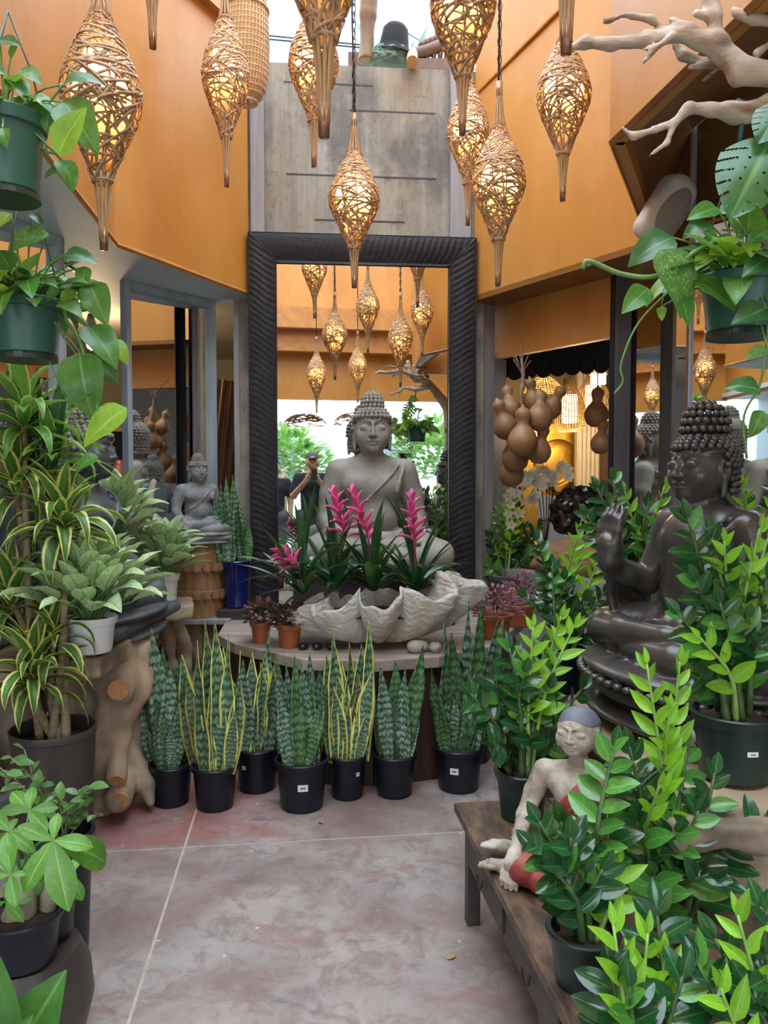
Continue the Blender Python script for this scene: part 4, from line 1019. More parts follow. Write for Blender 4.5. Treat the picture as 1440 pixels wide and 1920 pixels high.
# ------------------------------------------------------------------ purple foliage plants
M_PURP = leafmat('purple_leaf', (.20, .045, .075), (.06, .018, .03), rough=.4, trans=.2, rib=(.45, .15, .22)); M_PURP2 = leafmat('pink_purple_leaf', (.42, .13, .20), (.16, .04, .08), rough=.4, trans=.2)
def bush(name, label, base, potr, poth, potm, m, n, R_, hgt, leafL, leafW, seed, group=None, up=.35):
    r = random.Random(seed); t = thing(name, label, 'potted plant', base, 0, group); pot(t, potr, poth, potm, .22, .8)
    v = []; f = []; uv = []
    lm = leaf_mesh('tmp', leafL, leafW, ovate, .7, .25, 4, seed=seed); lv = [q.co.copy() for q in lm.vertices]; lf = [tuple(p.vertices) for p in lm.polygons]
    luv = [(0, 0)]*len(lv)
    for p in lm.polygons:
        for li in p.loop_indices: luv[lm.loops[li].vertex_index] = tuple(lm.uv_layers[0].data[li].uv)
    for i in range(n):
        a = r.uniform(0, 2*PI); e = math.asin(r.uniform(-.35, 1)); q = V3(math.cos(a)*math.cos(e)*R_, math.sin(a)*math.cos(e)*R_, max(-.25, math.sin(e))*hgt)*r.uniform(.55, 1)
        d = V3(q.x, q.y, q.z*.5+up*R_); M = frame(q+V3(0, 0, poth+hgt*.15), d, (0, 0, 1), r.uniform(.7, 1.2), r.uniform(-.5, .5)); b = len(v)
        v += [M @ x for x in lv]; f += [tuple(b+k for k in x) for x in lf]; uv += luv
    fo = put('foliage', mesh('foliage', v, f, True, uv), m, t); fo['kind'] = 'stuff'
    mb = MB()
    for i in range(9): a = 2*PI*i/9; mb.tube([V3(0, 0, poth*.8), V3(math.cos(a)*R_*.4, math.sin(a)*R_*.4, poth+hgt*.3)], .0025, 4)
    mb.build('stems', m, t, smooth=True); return t
def potat(px, yb, w, z): p = onz(px, yb, z); rad = w/2*p.y/FOC; p.y += rad*.8; p.x = at(px, 900, p.y).x; return p, w/2*p.y/FOC
p, rad = potat(487, 1207, 38, CZ); bush('purple_leaf_plant', 'dark purple leafed plant in a terracotta pot, outer one left of the shell', p, rad, .11, M_TERRA, M_PURP, 130, .095, .10, .04, .028, 1, 'purple plants in terracotta')
p, rad = potat(541, 1217, 46, CZ); bush('purple_leaf_plant', 'dark purple leafed plant in a terracotta pot tucked against the left of the shell', p, rad, .12, M_TERRA, M_PURP, 130, .10, .09, .04, .028, 2, 'purple plants in terracotta')
p, rad = potat(930, 1200, 62, CZ); bush('purple_leaf_plant', 'pinkish purple plant in a wide terracotta pot right of the shell', p, rad, .13, M_TERRA, M_PURP2, 230, .15, .13, .034, .022, 3, 'purple plants in terracotta')
p, rad = potat(975, 1178, 56, CZ); bush('purple_leaf_plant', 'pinkish purple plant in the rear terracotta pot beside the grey clay pot', p, rad, .13, M_TERRA, M_PURP2, 160, .11, .15, .034, .022, 4, 'purple plants in terracotta')
# ------------------------------------------------------------------ ZZ plants
M_ZZ = leafmat('zz_leaf_dark', (.018, .100, .026), (.008, .050, .017), rib=(.08, .21, .06), rough=.16, trans=.14, spec=.6)
M_ZZM = leafmat('zz_leaf_mid', (.085, .30, .04), (.045, .18, .03), rib=(.16, .36, .08), rough=.24, trans=.22, spec=.6)
M_ZZL = leafmat('zz_leaf_lime', (.29, .62, .03), (.19, .48, .025), rib=(.42, .65, .12), rough=.28, trans=.35, spec=.5)
M_ZSTEM = mat('zz_stem', (.10, .18, .05), (.04, .08, .03), 20, .45); M_ZSTEML = mat('zz_stem_lime', (.30, .48, .12), (.2, .36, .08), 20, .45)
def zzprof(s): return max(.03, math.sin(PI*min(1, (s*.96+.04)**.85)))**.7
ZZM = [leaf_mesh('zz_leaflet', .076, .042, zzprof, b, .30, 6, 0, tw, seed=i) for i, (b, tw) in enumerate(((.15, 0), (.4, .15), (-.2, -.1), (.6, .1)))]
ZZN = [leaf_mesh('zz_new_leaflet', .060, .023, lance, b, .5, 5, 0, 0, seed=i) for i, b in enumerate((.1, -.3, .3))]
def zz(label, base, potr, poth, potm, tips, Y, seed, stick=None, rim=.16, group='zz plants crowding the right side', k=1.0, nopot=False):
    """tips: (px, py, dY, kind) kind d dark, m mid, l lime"""
    r = random.Random(seed); base = V3(*base); t = thing('zz_plant', label, 'potted plant', base, 0, group)
    pot(t, potr, poth, potm, rim, .8, stick)
    for i, (px, py, dY, kd) in enumerate(tips):
        tip = at(px, py, Y+dY)-base; a = r.uniform(0, 2*PI); b = V3(math.cos(a), math.sin(a), 0)*potr*.5; b.x = b.x*.4+max(-1, min(1, tip.x/.3))*potr*.5; b.z = poth*.86
        hor = V3(tip.x-b.x, tip.y-b.y, 0); L0 = (tip-b).length
        mid = b.lerp(tip, .5)-hor*.16+V3(0, 0, .05*L0)+V3(r.uniform(-.02, .02), r.uniform(-.02, .02), 0)
        if tip.z < b.z+.08: mid = b.lerp(tip, .5)+V3(0, 0, .14)
        pts = bez([b, mid, tip], 14); lim = kd == 'l'
        st = put('stem', mesh('stem', *tube_geo(pts, [(.011 if not lim else .008)*k*(1-.75*q/13)+.0008 for q in range(14)], 7)), M_ZSTEML if lim else M_ZSTEM, t)
        st.data.polygons.foreach_set('use_smooth', [True]*len(st.data.polygons))
        L = sum((pts[q+1]-pts[q]).length for q in range(13)); s0 = .30 if L > .3 else .2; step = (.026 if not lim else .030)*k; n = max(4, int(L*(1-s0)/step))
        roll = r.uniform(-.7, .7)
        for q in range(n):
            s = s0+(1-s0)*(q+.5)/n; fi = s*13; i0 = min(12, int(fi)); pp = pts[i0].lerp(pts[i0+1], fi-i0); tan = (pts[min(13, i0+2)]-pts[max(0, i0-1)]).normalized()
            out = V3(.15*math.sin(seed), -1, .25); out = (Matrix.Rotation(roll, 3, tan) @ out); sd = tan.cross(out).normalized()*(1 if q % 2 else -1)
            newg = lim and s > .45; sc = (1.15 if s < .8 else 1.0-.9*(s-.8))*r.uniform(.85, 1.15)*k*(.9 if s < s0+.1 else 1)
            sp = .95 if s < .9 else .55; d = tan*(1-.5*sp if not newg else 1)+sd*sp+out*r.uniform(-.15, .3)
            nrm = out+tan*.45+V3(r.uniform(-.3, .3), 0, r.uniform(0, .5))
            o = put('leaflet', (ZZN if newg else ZZM)[r.randrange(3)], M_ZZ, st, frame(pp, d, nrm, sc*(1.2 if newg else 1)))
            smat(o, M_ZZL if lim else (M_ZZM if kd == 'm' or r.random() < .2 else M_ZZ))
        d = pts[-1]-pts[-3]; o = put('leaflet', (ZZN if lim else ZZM)[0], M_ZZ, st, frame(pts[-1], d, (0, -1, .3), .75*k)); smat(o, M_ZZL if lim else M_ZZ)
    return t
def stand(lab, x, y, z, w, d, m, name='wooden_stand'): return boxthing(name, lab, 'stand', (x, y, 0), (w, d, z), m)
M_BENCH = mat('worn_dark_bench_wood', (.21, .12, .065), (.045, .028, .02), 5.5, .42, .3, 14, stretch=(1.2, 3.2, 1), lo=.42, hi=.68, detail=8)
M_DRIFT = mat('pale_driftwood', (.44, .33, .22), (.15, .11, .08), 3.2, .65, .5, 12, lo=.38, hi=.60, detail=9)
M_DRIFTG = mat('grey_driftwood', (.42, .35, .28), (.25, .20, .15), 5, .7, .35, 16, lo=.3, hi=.7)
p, rad = potat(952, 1140, 74, CZ)
zz('zz plant in a grey clay pot at the right end of the counter', (p.x, p.y+.1, CZ), rad, .2, M_POT_GREY, [(905, 965, 0, 'l'), (930, 960, 0, 'm'), (945, 952, .05, 'l'), (965, 935, .05, 'l'), (967, 985, -.05, 'l'), (915, 1005, -.05, 'd'), (985, 990, 0, 'd'), (1012, 985, 0, 'd'), (1022, 1030, -.05, 'd'), (1000, 1010, .05, 'd'), (890, 1055, -.05, 'm'), (960, 1010, -.1, 'd')], p.y+.1, 31)
st2 = stand('dark low stand right of the counter carrying zz plants', .95, 3.62, .5, .62, .5, M_PLINTH)
zz('tall zz plant on the dark low stand right of the counter', (.82, 3.56, .5), .11, .2, M_POT_BLACK, [(1008, 1010, 0, 'd'), (1060, 1085, -.05, 'd'), (1085, 995, 0, 'l'), (1103, 990, .05, 'l'), (1122, 1050, 0, 'l'), (1035, 1060, 0, 'd'), (1132, 1110, -.05, 'd'), (1050, 1160, -.1, 'l'), (1095, 1120, -.05, 'd'), (985, 1120, 0, 'd'), (1075, 1140, -.1, 'd'), (1130, 1180, -.1, 'd')], 3.56, 32)
st3 = stand('tall dark stand behind the raised stone hand', 1.12, 3.25, .72, .34, .34, M_PLINTH)
zz('zz plant rising behind the raised stone hand', (1.10, 3.25, .72), .11, .18, M_POT_GREEN, [(1120, 915, 0, 'd'), (1150, 900, .05, 'd'), (1172, 920, 0, 'l'), (1247, 908, 0, 'l'), (1215, 945, .05, 'd'), (1100, 965, 0, 'd'), (1200, 985, -.05, 'd'), (1140, 960, -.05, 'd'), (1230, 985, 0, 'm'), (1180, 1000, 0, 'd')], 3.25, 33)
# ---- bench with drawers (foreground right)
BZ = .38
bA, bB = onz(850, 1505, BZ), onz(1052, 1895, BZ); bd = (bB-bA).normalized(); bn = V3(-bd.y, bd.x, 0)       # bd runs along the front edge towards the viewer, bn into the bench
BL, BD = 1.5, .50
bench = thing('bench', 'worn dark wooden bench with drawers under the kneeling monk', 'bench', bA); bench.rotation_euler = (0, 0, math.atan2(bd.y, bd.x))
Bz = -BZ
for i in range(3): MB().box((BL/2, BD*(i+.5)/3, -.014), (BL, BD/3-.003, .028)).build('top_plank', M_BENCH, bench, bevel=.003)
M_BFRONT = mat('charcoal_painted_wood', (.075, .06, .055), (.04, .03, .028), 5, .5, .15, stretch=(1, 5, 5))
MB().box((BL/2, .045, -.105), (BL-.10, .02, .15)).build('apron', M_BFRONT, bench)
MB().box((.055, BD/2, -.105), (.02, BD-.08, .15)).build('end_panel', M_BFRONT, bench)
MB().box((BL/2, BD-.045, -.105), (BL-.10, .02, .15)).build('back_panel', M_BFRONT, bench)
for i in range(3):
    dr = MB().box((.09+.21+.45*i, .033, -.105), (.40, .012, .12)).build('drawer', M_BFRONT, bench, bevel=.003)
    MB().tube([(.30+.45*i+.022*math.cos(a)*.8, .018-.006*math.sin(a*.5), -.115-.024*math.sin(a)) for a in [PI*q/8 for q in range(-1, 10)]], .0035, 6).build('ring_pull', M_BLACKMETAL, dr, smooth=True)
for x in (.075, .83, BL-.06):
    for y in (.05, BD-.05): MB().prism([(x-.022, y-.022), (x+.022, y-.022), (x+.022, y+.022), (x-.022, y+.022)], Bz, -.03).build('leg', M_BFRONT, bench, bevel=.003)
def onbench(u, v): q = bA+bd*u+bn*v; return V3(q.x, q.y, BZ)
pz4 = onbench(.13, .20)
zz('zz plant in a dark green pot on the far end of the bench', pz4, .085, .16, M_POT_DKGREEN, [(882, 1300, -.05, 'd'), (1000, 1175, 0, 'l'), (955, 1215, 0, 'd'), (1052, 1155, .05, 'l'), (1078, 1170, .05, 'l'), (1030, 1290, 0, 'm'), (925, 1395, -.1, 'd'), (1065, 1390, -.05, 'd'), (985, 1260, -.05, 'd'), (1092, 1290, .05, 'd'), (930, 1270, 0, 'd'), (1020, 1220, .05, 'm'), (1000, 1380, -.1, 'd')], pz4.y, 34)
pz5 = onz(1105, 1872, BZ); pz5.y += .055
zz('zz plant in the small dark green pot at the near end of the bench', pz5, .075, .125, M_POT_DKGREEN, [(1010, 1540, 0, 'd'), (1000, 1590, -.03, 'd'), (1052, 1540, 0, 'd'), (1070, 1570, -.05, 'd'), (1152, 1400, .1, 'm'), (1105, 1590, 0, 'd'), (1130, 1630, -.05, 'd'), (1160, 1620, .0, 'l'), (1085, 1630, -.05, 'd'), (1035, 1620, -.05, 'd'), (1140, 1540, .06, 'd')], pz5.y, 35, k=.9, stick=(-1.0, .55, .016, .014))
st6 = stand('low dark crate on the floor behind the bench', .74, 1.93, .16, .24, .3, M_PLINTH, 'crate')
zz('tallest zz plant with lime new shoots, behind the bench', (.70, 1.92, .16), .105, .2, M_POT_BLACK, [(1275, 1240, .05, 'l'), (1213, 1245, .05, 'l'), (1255, 1330, 0, 'l'), (1237, 1470, -.08, 'l'), (1180, 1400, .0, 'd'), (1340, 1450, .05, 'd'), (1438, 1530, 0, 'd'), (1310, 1520, -.05, 'd'), (1195, 1540, -.05, 'd'), (1390, 1570, .05, 'd'), (1290, 1400, .1, 'm'), (1330, 1640, -.1, 'd'), (1225, 1640, -.12, 'm'), (1270, 1560, -.05, 'd')], 1.92, 36)
zz('zz plant with lime shoots at the bottom edge, in front of the crate', (.52, 1.42, .0), .11, .2, M_POT_BLACK, [(1150, 1735, 0, 'l'), (1215, 1750, .05, 'l'), (1145, 1820, -.02, 'd'), (1245, 1790, .02, 'l'), (1180, 1850, -.05, 'd'), (1280, 1830, 0, 'd'), (1230, 1700, .1, 'd')], 1.46, 37)
zz('zz plant filling the bottom right corner', (.80, 1.45, .0), .11, .2, M_POT_BLACK, [(1383, 1715, 0, 'l'), (1425, 1700, .05, 'd'), (1305, 1800, 0, 'd'), (1438, 1790, -.05, 'd'), (1350, 1850, -.08, 'l'), (1340, 1760, .05, 'd'), (1400, 1850, -.05, 'd')], 1.5, 38)
# ------------------------------------------------------------------ aglaonemas (silver-green, white pots)
M_AGL = leafmat('aglaonema_leaf', (.60, .70, .44), (.42, .56, .28), splash=(.10, .24, .07), sthr=.53, margin=(.07, .20, .055), mw=.045, rib=(.10, .26, .08), rough=.38, trans=.2)
M_PETI = mat('green_petiole', (.16, .30, .09), (.09, .2, .05), 20, .5)
AGM = [leaf_mesh('aglaonema_leaf', .15, .072, lance, b, .3, 8, .1, tw, petiole=.0, bow=.2, seed=i) for i, (b, tw) in enumerate(((.5, 0), (.9, .2), (1.2, -.2), (.3, .1)))]
def agla(label, base, rad, h, Rr, Hh, n, seed, sc=1.0):
    r = random.Random(seed); t = thing('aglaonema', label, 'potted plant', base, 0, 'silver leafed plants in white pots'); pot(t, rad, h, M_POT_WHITE, .2, .82, None, 14)
    mb = MB()
    for i in range(n):
        a = i*2.399+r.uniform(-.2, .2); s = (i+.5)/n; el = .12+1.25*(1-s)**.9; q = V3(math.cos(a)*math.cos(el)*Rr*.55, math.sin(a)*math.cos(el)*Rr*.55, h+Hh*(.08+.72*math.sin(el)*r.uniform(.75, 1)))
        d = V3(math.cos(a)*math.cos(el*.8), math.sin(a)*math.cos(el*.8), math.sin(el*.8)*.9+.15)
        mb.tube(bez([V3(math.cos(a), math.sin(a), 0)*rad*.3+V3(0, 0, h*.85), V3(q.x*.5, q.y*.5, h+(q.z-h)*.6), q], 6), .003*sc, 5)
        put('leaf', AGM[r.randrange(4)], M_AGL, t, frame(q, d, (0, 0, 1), sc*r.uniform(.8, 1.15), r.uniform(-.3, .3)))
    mb.build('stems', M_PETI, t, smooth=True); return t
aY = 3.08; a0 = at(172, 1222, aY)
agla('silver-leafed plant in a fluted white pot on the driftwood console, nearest one', a0, 45*aY/FOC, 68*aY/FOC, .30, .27, 80, 41, 1.25)
aY2 = 4.25; a1_ = at(308, 1126, aY2)
agla('silver-leafed plant in a white pot in front of the carved pedestal', a1_, 27*aY2/FOC, 50*aY2/FOC, .21, .24, 48, 42, 1.2)
aY3 = 4.05; a2_ = at(222, 1048, aY3)
agla('silver-leafed plant in a white pot behind the dark buddha, rearmost one', a2_, 20*aY3/FOC, 38*aY3/FOC, .19, .30, 44, 43, 1.2)
# ------------------------------------------------------------------ driftwood console, left
DY = 3.36
def D(px, py, dy=0): q = at(px, py, DY+dy); return (q.x, q.y, q.z)
con = thing('driftwood_console', 'pale driftwood stump console carrying the white pot and dark buddha', 'console', (at(200, 1500, DY).x, DY, 0))
c0 = con.location.copy()
lo = V3(-1.75, 2.9, -.01); hi = V3(-.93, 4.1, .85)
s = SDF(lo, hi, .0085)
s.chain([D(185, 1540), D(190, 1420), D(200, 1330), D(185, 1250)], [.065, .075, .12, .17], .06)
s.chain([D(120, 1500, .25), D(130, 1350, .2), D(160, 1260, .1)], [.07, .09, .13], .06); s.chain([D(255, 1480, .25), D(240, 1360, .15), D(220, 1290)], [.05, .06, .1], .05)
s.chain([D(222, 1455, -.1), D(226, 1385, -.03), D(215, 1320)], [.042, .052, .09], .03)
s.chain([D(226, 1497, -.1), D(232, 1462, .03), D(205, 1440, .02)], [.048, .05, .05], .02)
s.chain([D(224, 1292, -.1), D(222, 1260, .0)], [.062, .08], .03)
s.chain([D(262, 1300, .05), D(268, 1230, .1), D(250, 1210, .2)], [.03, .035, .06], .03)
s.chain([D(240, 1400, .1), D(275, 1470, .05), D(283, 1505, .0)], [.03, .03, .012], .02)
zt = at(172, 1222, 3.08).z
s.box((-1.33, 3.36, zt-.045), (.23, .39, .045), .015, .03)
s.ell(D(150, 1330, -.1), (.07, .09, .10), .04, sub=True); s.wobble(.013, 16, 4).floor(.0)
# flat top
iz = int((zt-.002-s.lo[2])/s.h); s.f[:, :, iz+1:] = np.maximum(s.f[:, :, iz+1:], .02)
put('stump_body', s.mesh('stump_body'), M_DRIFT, con, Matrix.Translation(-c0))
M_CUT = mat('cut_wood_end', (.52, .27, .10), (.38, .17, .06), 12, .6, .15)
def disc(name, p, nrm, r, m, parent, off=V3(0, 0, 0), th=.006):
    q = V3(*p)-off; nrm = V3(*nrm).normalized(); return MB().tube([q, q+nrm*th], [r, r*.98], 20).build(name, m, parent)
for (p, n, r) in ((D(222, 1462, -.145), (0, -1, -.55), .030), (D(226, 1500, -.15), (0, -1, -.2), .038), (D(222, 1293, -.165), (.25, -1, 0), .044)): disc('cut_end', p, n, r, M_CUT, con, c0)
# ---- carved wooden pedestal under the small buddha
M_PED = mat('honey_teak', (.34, .18, .075), (.20, .10, .04), 6, .5, .15, 14, stretch=(5, 5, .7))
PZ0 = at(372, 1148, 4.84).z; PZ1 = sb.z
ped = thing('pedestal', 'round carved teak pedestal with two rings of knobs under the small buddha', 'pedestal', (sb.x, sb.y, PZ0)); pr = .150; ph = PZ1-PZ0
MB().lathe([(pr, 0), (pr, ph*.36), (pr*.96, ph*.37), (pr*.96, ph*.62), (pr*.9, ph*.63), (pr*.9, ph)], 36).build('drum', M_PED, ped, auto=True)
bm = bmesh.new(); bmesh.ops.create_cube(bm, size=1); bmesh.ops.bevel(bm, geom=bm.edges[:], offset=.22, segments=2, affect='EDGES'); KN = bpy.data.meshes.new('knob'); bm.to_mesh(KN); bm.free()
for z in (.30, .68):
    for i in range(18):
        a = 2*PI*i/18; put('knob', KN, M_PED, ped, TRS((math.cos(a)*(pr+.006), math.sin(a)*(pr+.006), ph*z), (0, 0, a), (.036, .046, .058)))
# old trunk below pedestal with a weathered board on top
tr0 = thing('trunk_table', 'old tree trunk with a grey weathered board, below the carved pedestal', 'trunk', (sb.x, sb.y, 0))
s = SDF((-.26, -.26, -.01), (.26, .26, PZ0), .012); s.chain([(0, 0, -.05), (.01, 0, .25), (0, 0, PZ0)], [.17, .14, .145], .02); s.wobble(.016, 18, 9).floor(0)
i_ = int((PZ0-.03-s.lo[2])/s.h); s.f[:, :, i_+1:] = np.maximum(s.f[:, :, i_+1:], .02)
put('trunk', s.mesh('trunk'), mat('old_bark_wood', (.24, .15, .09), (.10, .06, .04), 5, .75, .5, 12, stretch=(4, 4, .5)), tr0)
MB().box((.02, -.02, PZ0-.016), (.40, .30, .030)).build('board', M_GREYBOARD, tr0, bevel=.004)
# light block and roots carrying the second white pot
blk = thing('driftwood_block', 'pale cut driftwood block with twisting roots behind the snake plants', 'driftwood', (a1_.x, a1_.y, 0)); bo = blk.location.copy()
s = SDF((-1.75, 3.85, -.01), (-.80, 4.62, a1_.z+.02), .010)
def E(px, py, dy=0): q = at(px, py, 4.2+dy); return (q.x, q.y, q.z)
zb = a1_.z; s.box((a1_.x+.0, 4.22, zb-.045), (.16, .15, .045), .012, .02, rot=(0, 0, .3))
for pts, rr in (([E(300, 1150), E(315, 1195), E(325, 1250), E(318, 1330), E(315, 1440)], [.045, .03, .028, .03, .04]), ([E(270, 1160), E(262, 1260), E(280, 1360), E(270, 1450)], [.05, .05, .045, .05]), ([E(290, 1200), E(275, 1235), E(300, 1245), E(330, 1255)], [.03, .025, .022, .02]), ([E(325, 1150, .1), E(345, 1220, .15), E(350, 1320, .15), E(345, 1440, .1)], [.05, .04, .04, .05])): s.chain(pts, rr, .025)
s.wobble(.006, 22, 5).floor(0); i_ = int((zb-.004-s.lo[2])/s.h); s.f[:, :, i_+1:] = np.maximum(s.f[:, :, i_+1:], .02)
put('driftwood_body', s.mesh('driftwood_body'), M_DRIFT, blk, Matrix.Translation(-bo))
# driftwood snag leaning behind (left of the small buddha)
sn = thing('driftwood_snag', 'slanting grey driftwood branch between the dark buddha and the small buddha', 'driftwood', (at(235, 1060, 4.2).x, 4.2, .7)); so = sn.location.copy()
s = SDF((-1.75, 4.0, .0), (-1.1, 4.6, 1.6), .008); s.chain([at(230, 1210, 4.22), at(238, 1050, 4.22), at(258, 985, 4.22), at(275, 940, 4.24), at(288, 905, 4.26)], [.05, .045, .036, .03, .012], .02); s.chain([at(262, 975, 4.22), at(283, 960, 4.2)], [.025, .01], .02); s.wobble(.006, 25, 3)
put('branch', s.mesh('branch'), M_DRIFTG, sn, Matrix.Translation(-so))
# blue pot rests on a small shelf
boxthing('wooden_shelf', 'small dark shelf block under the cobalt blue pot', 'shelf', (at(441, 900, 4.75).x, 4.75, 0), (.2, .2, BPZ), M_PLINTH)
# dark spotlight on the counter
sp = thing('uplight', 'small dark metal spotlight standing on the left of the counter', 'spotlight', onz(452, 1152, CZ))
MB().lathe([(.03, 0), (.03, .01), (.008, .014), (.008, .03)], 16).build('foot', M_BLACKMETAL, sp, auto=True)
MB().tube([(0, 0, .03), (.004, -.004, .145)], [.030, .034], 18).build('barrel', mat('gunmetal', (.07, .065, .06), None, 8, .35, metal=.6), sp, auto=True)
# ------------------------------------------------------------------ striped dracaena, far left
M_DRA = leafmat('dracaena_leaf', (.075, .20, .035), (.04, .12, .028), margin=(.70, .68, .20), mw=.17, rough=.4, trans=.22, rib=(.18, .28, .06))
M_DRAG = leafmat('dracaena_leaf_green', (.14, .36, .06), (.07, .22, .04), margin=(.55, .62, .16), mw=.09, rough=.36, trans=.3)
M_CANE = mat('dracaena_cane', (.32, .25, .15), (.20, .15, .09), 18, .7, .4, stretch=(1, 1, 5))
DRM = [leaf_mesh('dracaena_leaf', .30, .062, lance, b, .35, 10, .12, tw, bow=.3, seed=i) for i, (b, tw) in enumerate(((1.2, 0), (1.7, .5), (2.2, -.4), (2.6, .3), (.8, -.2)))]
dY = 2.92; dp = V3(at(90, 900, dY).x, dY, 0); drt = at(90, 1372, dY)
dt = thing('dracaena', 'yellow-striped dracaena on several canes in a big bronze pot, far left', 'potted plant', dp)
pot(dt, 77*dY/FOC, drt.z+.02, M_POT_BROWN, .05, .86, None, 0, .9, .004)
r = random.Random(77)
heads = [((30, 915), 1.0, 34, M_DRA, .15), ((95, 870), .9, 26, M_DRAG, .22), ((118, 985), 1.0, 34, M_DRA, .12), ((22, 1125), .95, 30, M_DRA, .1), ((62, 1265), .95, 34, M_DRA, -.05), ((100, 1200), .8, 20, M_DRA, .02), ((45, 790), 1.1, 26, M_DRAG, .15)]
for (hp, sc, n, m, dd) in heads:
    q = at(*hp, dY+dd)-dp; b = V3(r.uniform(-.07, .07), r.uniform(-.05, .05), drt.z*.86)
    pts = bez([b, b.lerp(q, .5)+V3(r.uniform(-.05, .05), r.uniform(-.03, .03), 0), q], 12)
    cn = put('cane', mesh('cane', *tube_geo(pts, [.017-.006*k/11+.0014*(k % 2) for k in range(12)], 9)), M_CANE, dt); cn.data.polygons.foreach_set('use_smooth', [True]*len(cn.data.polygons))
    for i in range(n):
        a = i*2.399; e = -.15+1.3*(i/n); d = V3(math.cos(a)*math.cos(e), math.sin(a)*math.cos(e), math.sin(e)); o = put('leaf', DRM[r.randrange(5) if i < n*.7 else 4], M_DRA, cn, frame(q+V3(0, 0, -.06+.10*i/n), d, (0, 0, 1), sc*r.uniform(.7, 1.05))); smat(o, m)
# tall strap plant in the same corner (broad green blades rising behind the lower hanging pot)
for i in range(7):
    q = at(20+18*i, 700+8*(i % 3)*5, dY+.25)-dp; b = at(50+8*i, 880, dY+.2)-dp; d = q-b; put('blade', BROM[3], M_DRAG, dt, frame(b, d, (0, -1, .2), (1.6, d.length/.36, 1.3)))
# ------------------------------------------------------------------ money trees and shrub, lower left
M_MON = leafmat('money_tree_leaf', (.13, .36, .035), (.06, .22, .03), rib=(.34, .55, .14), veins=9, rough=.32, trans=.25, spec=.55)
MNM = [leaf_mesh('money_leaf', 1, .42, lambda s: max(.02, math.sin(PI*(s*.97+.03)**1.25))**.85, b, .25, 10, .03, 0, bow=.1, seed=i) for i, b in enumerate((.35, .6, .9))]
M_TRUNK = mat('pale_trunk', (.42, .36, .26), (.28, .23, .16), 12, .7, .3)
mY = 1.92; mz = .262
mt = thing('money_tree', 'money tree with big five-fingered leaves in a black pot, lower left', 'potted plant', (at(22, 900, mY).x, mY, mz)); mo = mt.location.copy()
pot(mt, .095, .13, M_POT_BLACK, .15, .85)
MB().tube(bez([V3(-.01, 0, .10), V3(.0, 0, .15), V3(-.01, .01, .235)], 8), [.045, .042, .040, .038, .036, .034, .03, .02], 12).build('trunk', M_TRUNK, mt, smooth=True)
MB().tube(bez([V3(.05, .03, .10), V3(.055, .03, .15), V3(.04, .03, .22)], 8), .022, 10).build('trunk', M_TRUNK, mt, smooth=True)
def palm(center, tips, Y, parent, org, root):
    c = at(*center, Y)-org
    pe = put('petiole', mesh('petiole', *tube_geo(bez([root, root.lerp(c, .5)+V3(0, 0, .03), c], 8), .0028, 6)), M_PETI, parent)
    for i, (tx, ty, dy) in enumerate(tips):
        d = at(tx, ty, Y+dy)-org-c; L = d.length; put('leaflet', MNM[i % 3], M_MON, pe, frame(c, d.normalized()+V3(0, 0, .12), (.1, -.75, .75), L*1.03))
palm((100, 1576), [(32, 1555, 0), (108, 1523, .05), (173, 1590, 0), (125, 1708, -.08), (45, 1676, -.06), (215, 1628, .08)], 1.85, mt, mo, V3(.0, .0, .23))
palm((20, 1640), [(28, 1702, -.05), (-30, 1650, 0), (48, 1640, 0), (-10, 1580, .05), (10, 1560, .06)], 1.80, mt, mo, V3(0, 0, .23))
palm((55, 1520), [(0, 1525, 0), (110, 1517, .03), (60, 1470, .05), (20, 1490, .05), (85, 1560, -.05)], 2.0, mt, mo, V3(.0, .02, .23))
palm((20, 1560), [(-20, 1600, 0), (60, 1600, -.03), (30, 1530, .04), (-15, 1530, .04), (70, 1555, .03)], 1.9, mt, mo, V3(0, 0, .23))
palm((70, 1610), [(20, 1640, -.03), (110, 1650, -.03), (60, 1690, -.05), (40, 1580, .03), (95, 1580, .03)], 1.95, mt, mo, V3(0, .01, .23))
palm((10, 1690), [(-30, 1720, 0), (40, 1730, -.03), (20, 1640, .04), (60, 1690, .02)], 1.88, mt, mo, V3(0, .01, .23))
palm((135, 1640), [(152, 1690, 0), (110, 1690, 0), (150, 1600, .05), (90, 1620, .05)], 1.98, mt, mo, V3(.03, .03, .21))
# second plain pot beside, on the big round planter
bigp = thing('round_planter', 'big dark bronze ball planter at the lower left carrying the money tree', 'planter', (at(30, 900, 1.97).x, 1.97, 0))
MB().lathe([(.10, 0), (.145, .04), (.165, .12), (.158, .2), (.135, .25), (.13, .26), (.0, .26)], 36).build('vessel', M_POT_BROWN, bigp, auto=True)
cad = thing('plastic_caddy', 'black plastic handled caddy behind the money tree trunk', 'caddy', (at(70, 900, 2.02).x, 2.02, .262))
MB().lathe([(.06, 0), (.075, .1), (.083, .1), (.083, .108), (.07, .108), (.066, .02), (.0, .02)], 24).build('bowl', M_POT_BLACK, cad, auto=True)
MB().tube([(.08*math.cos(a), -.02, .105+.09*math.sin(a)) for a in [PI*q/12 for q in range(13)]], .006, 6).build('handle', M_POT_BLACK, cad, smooth=True)
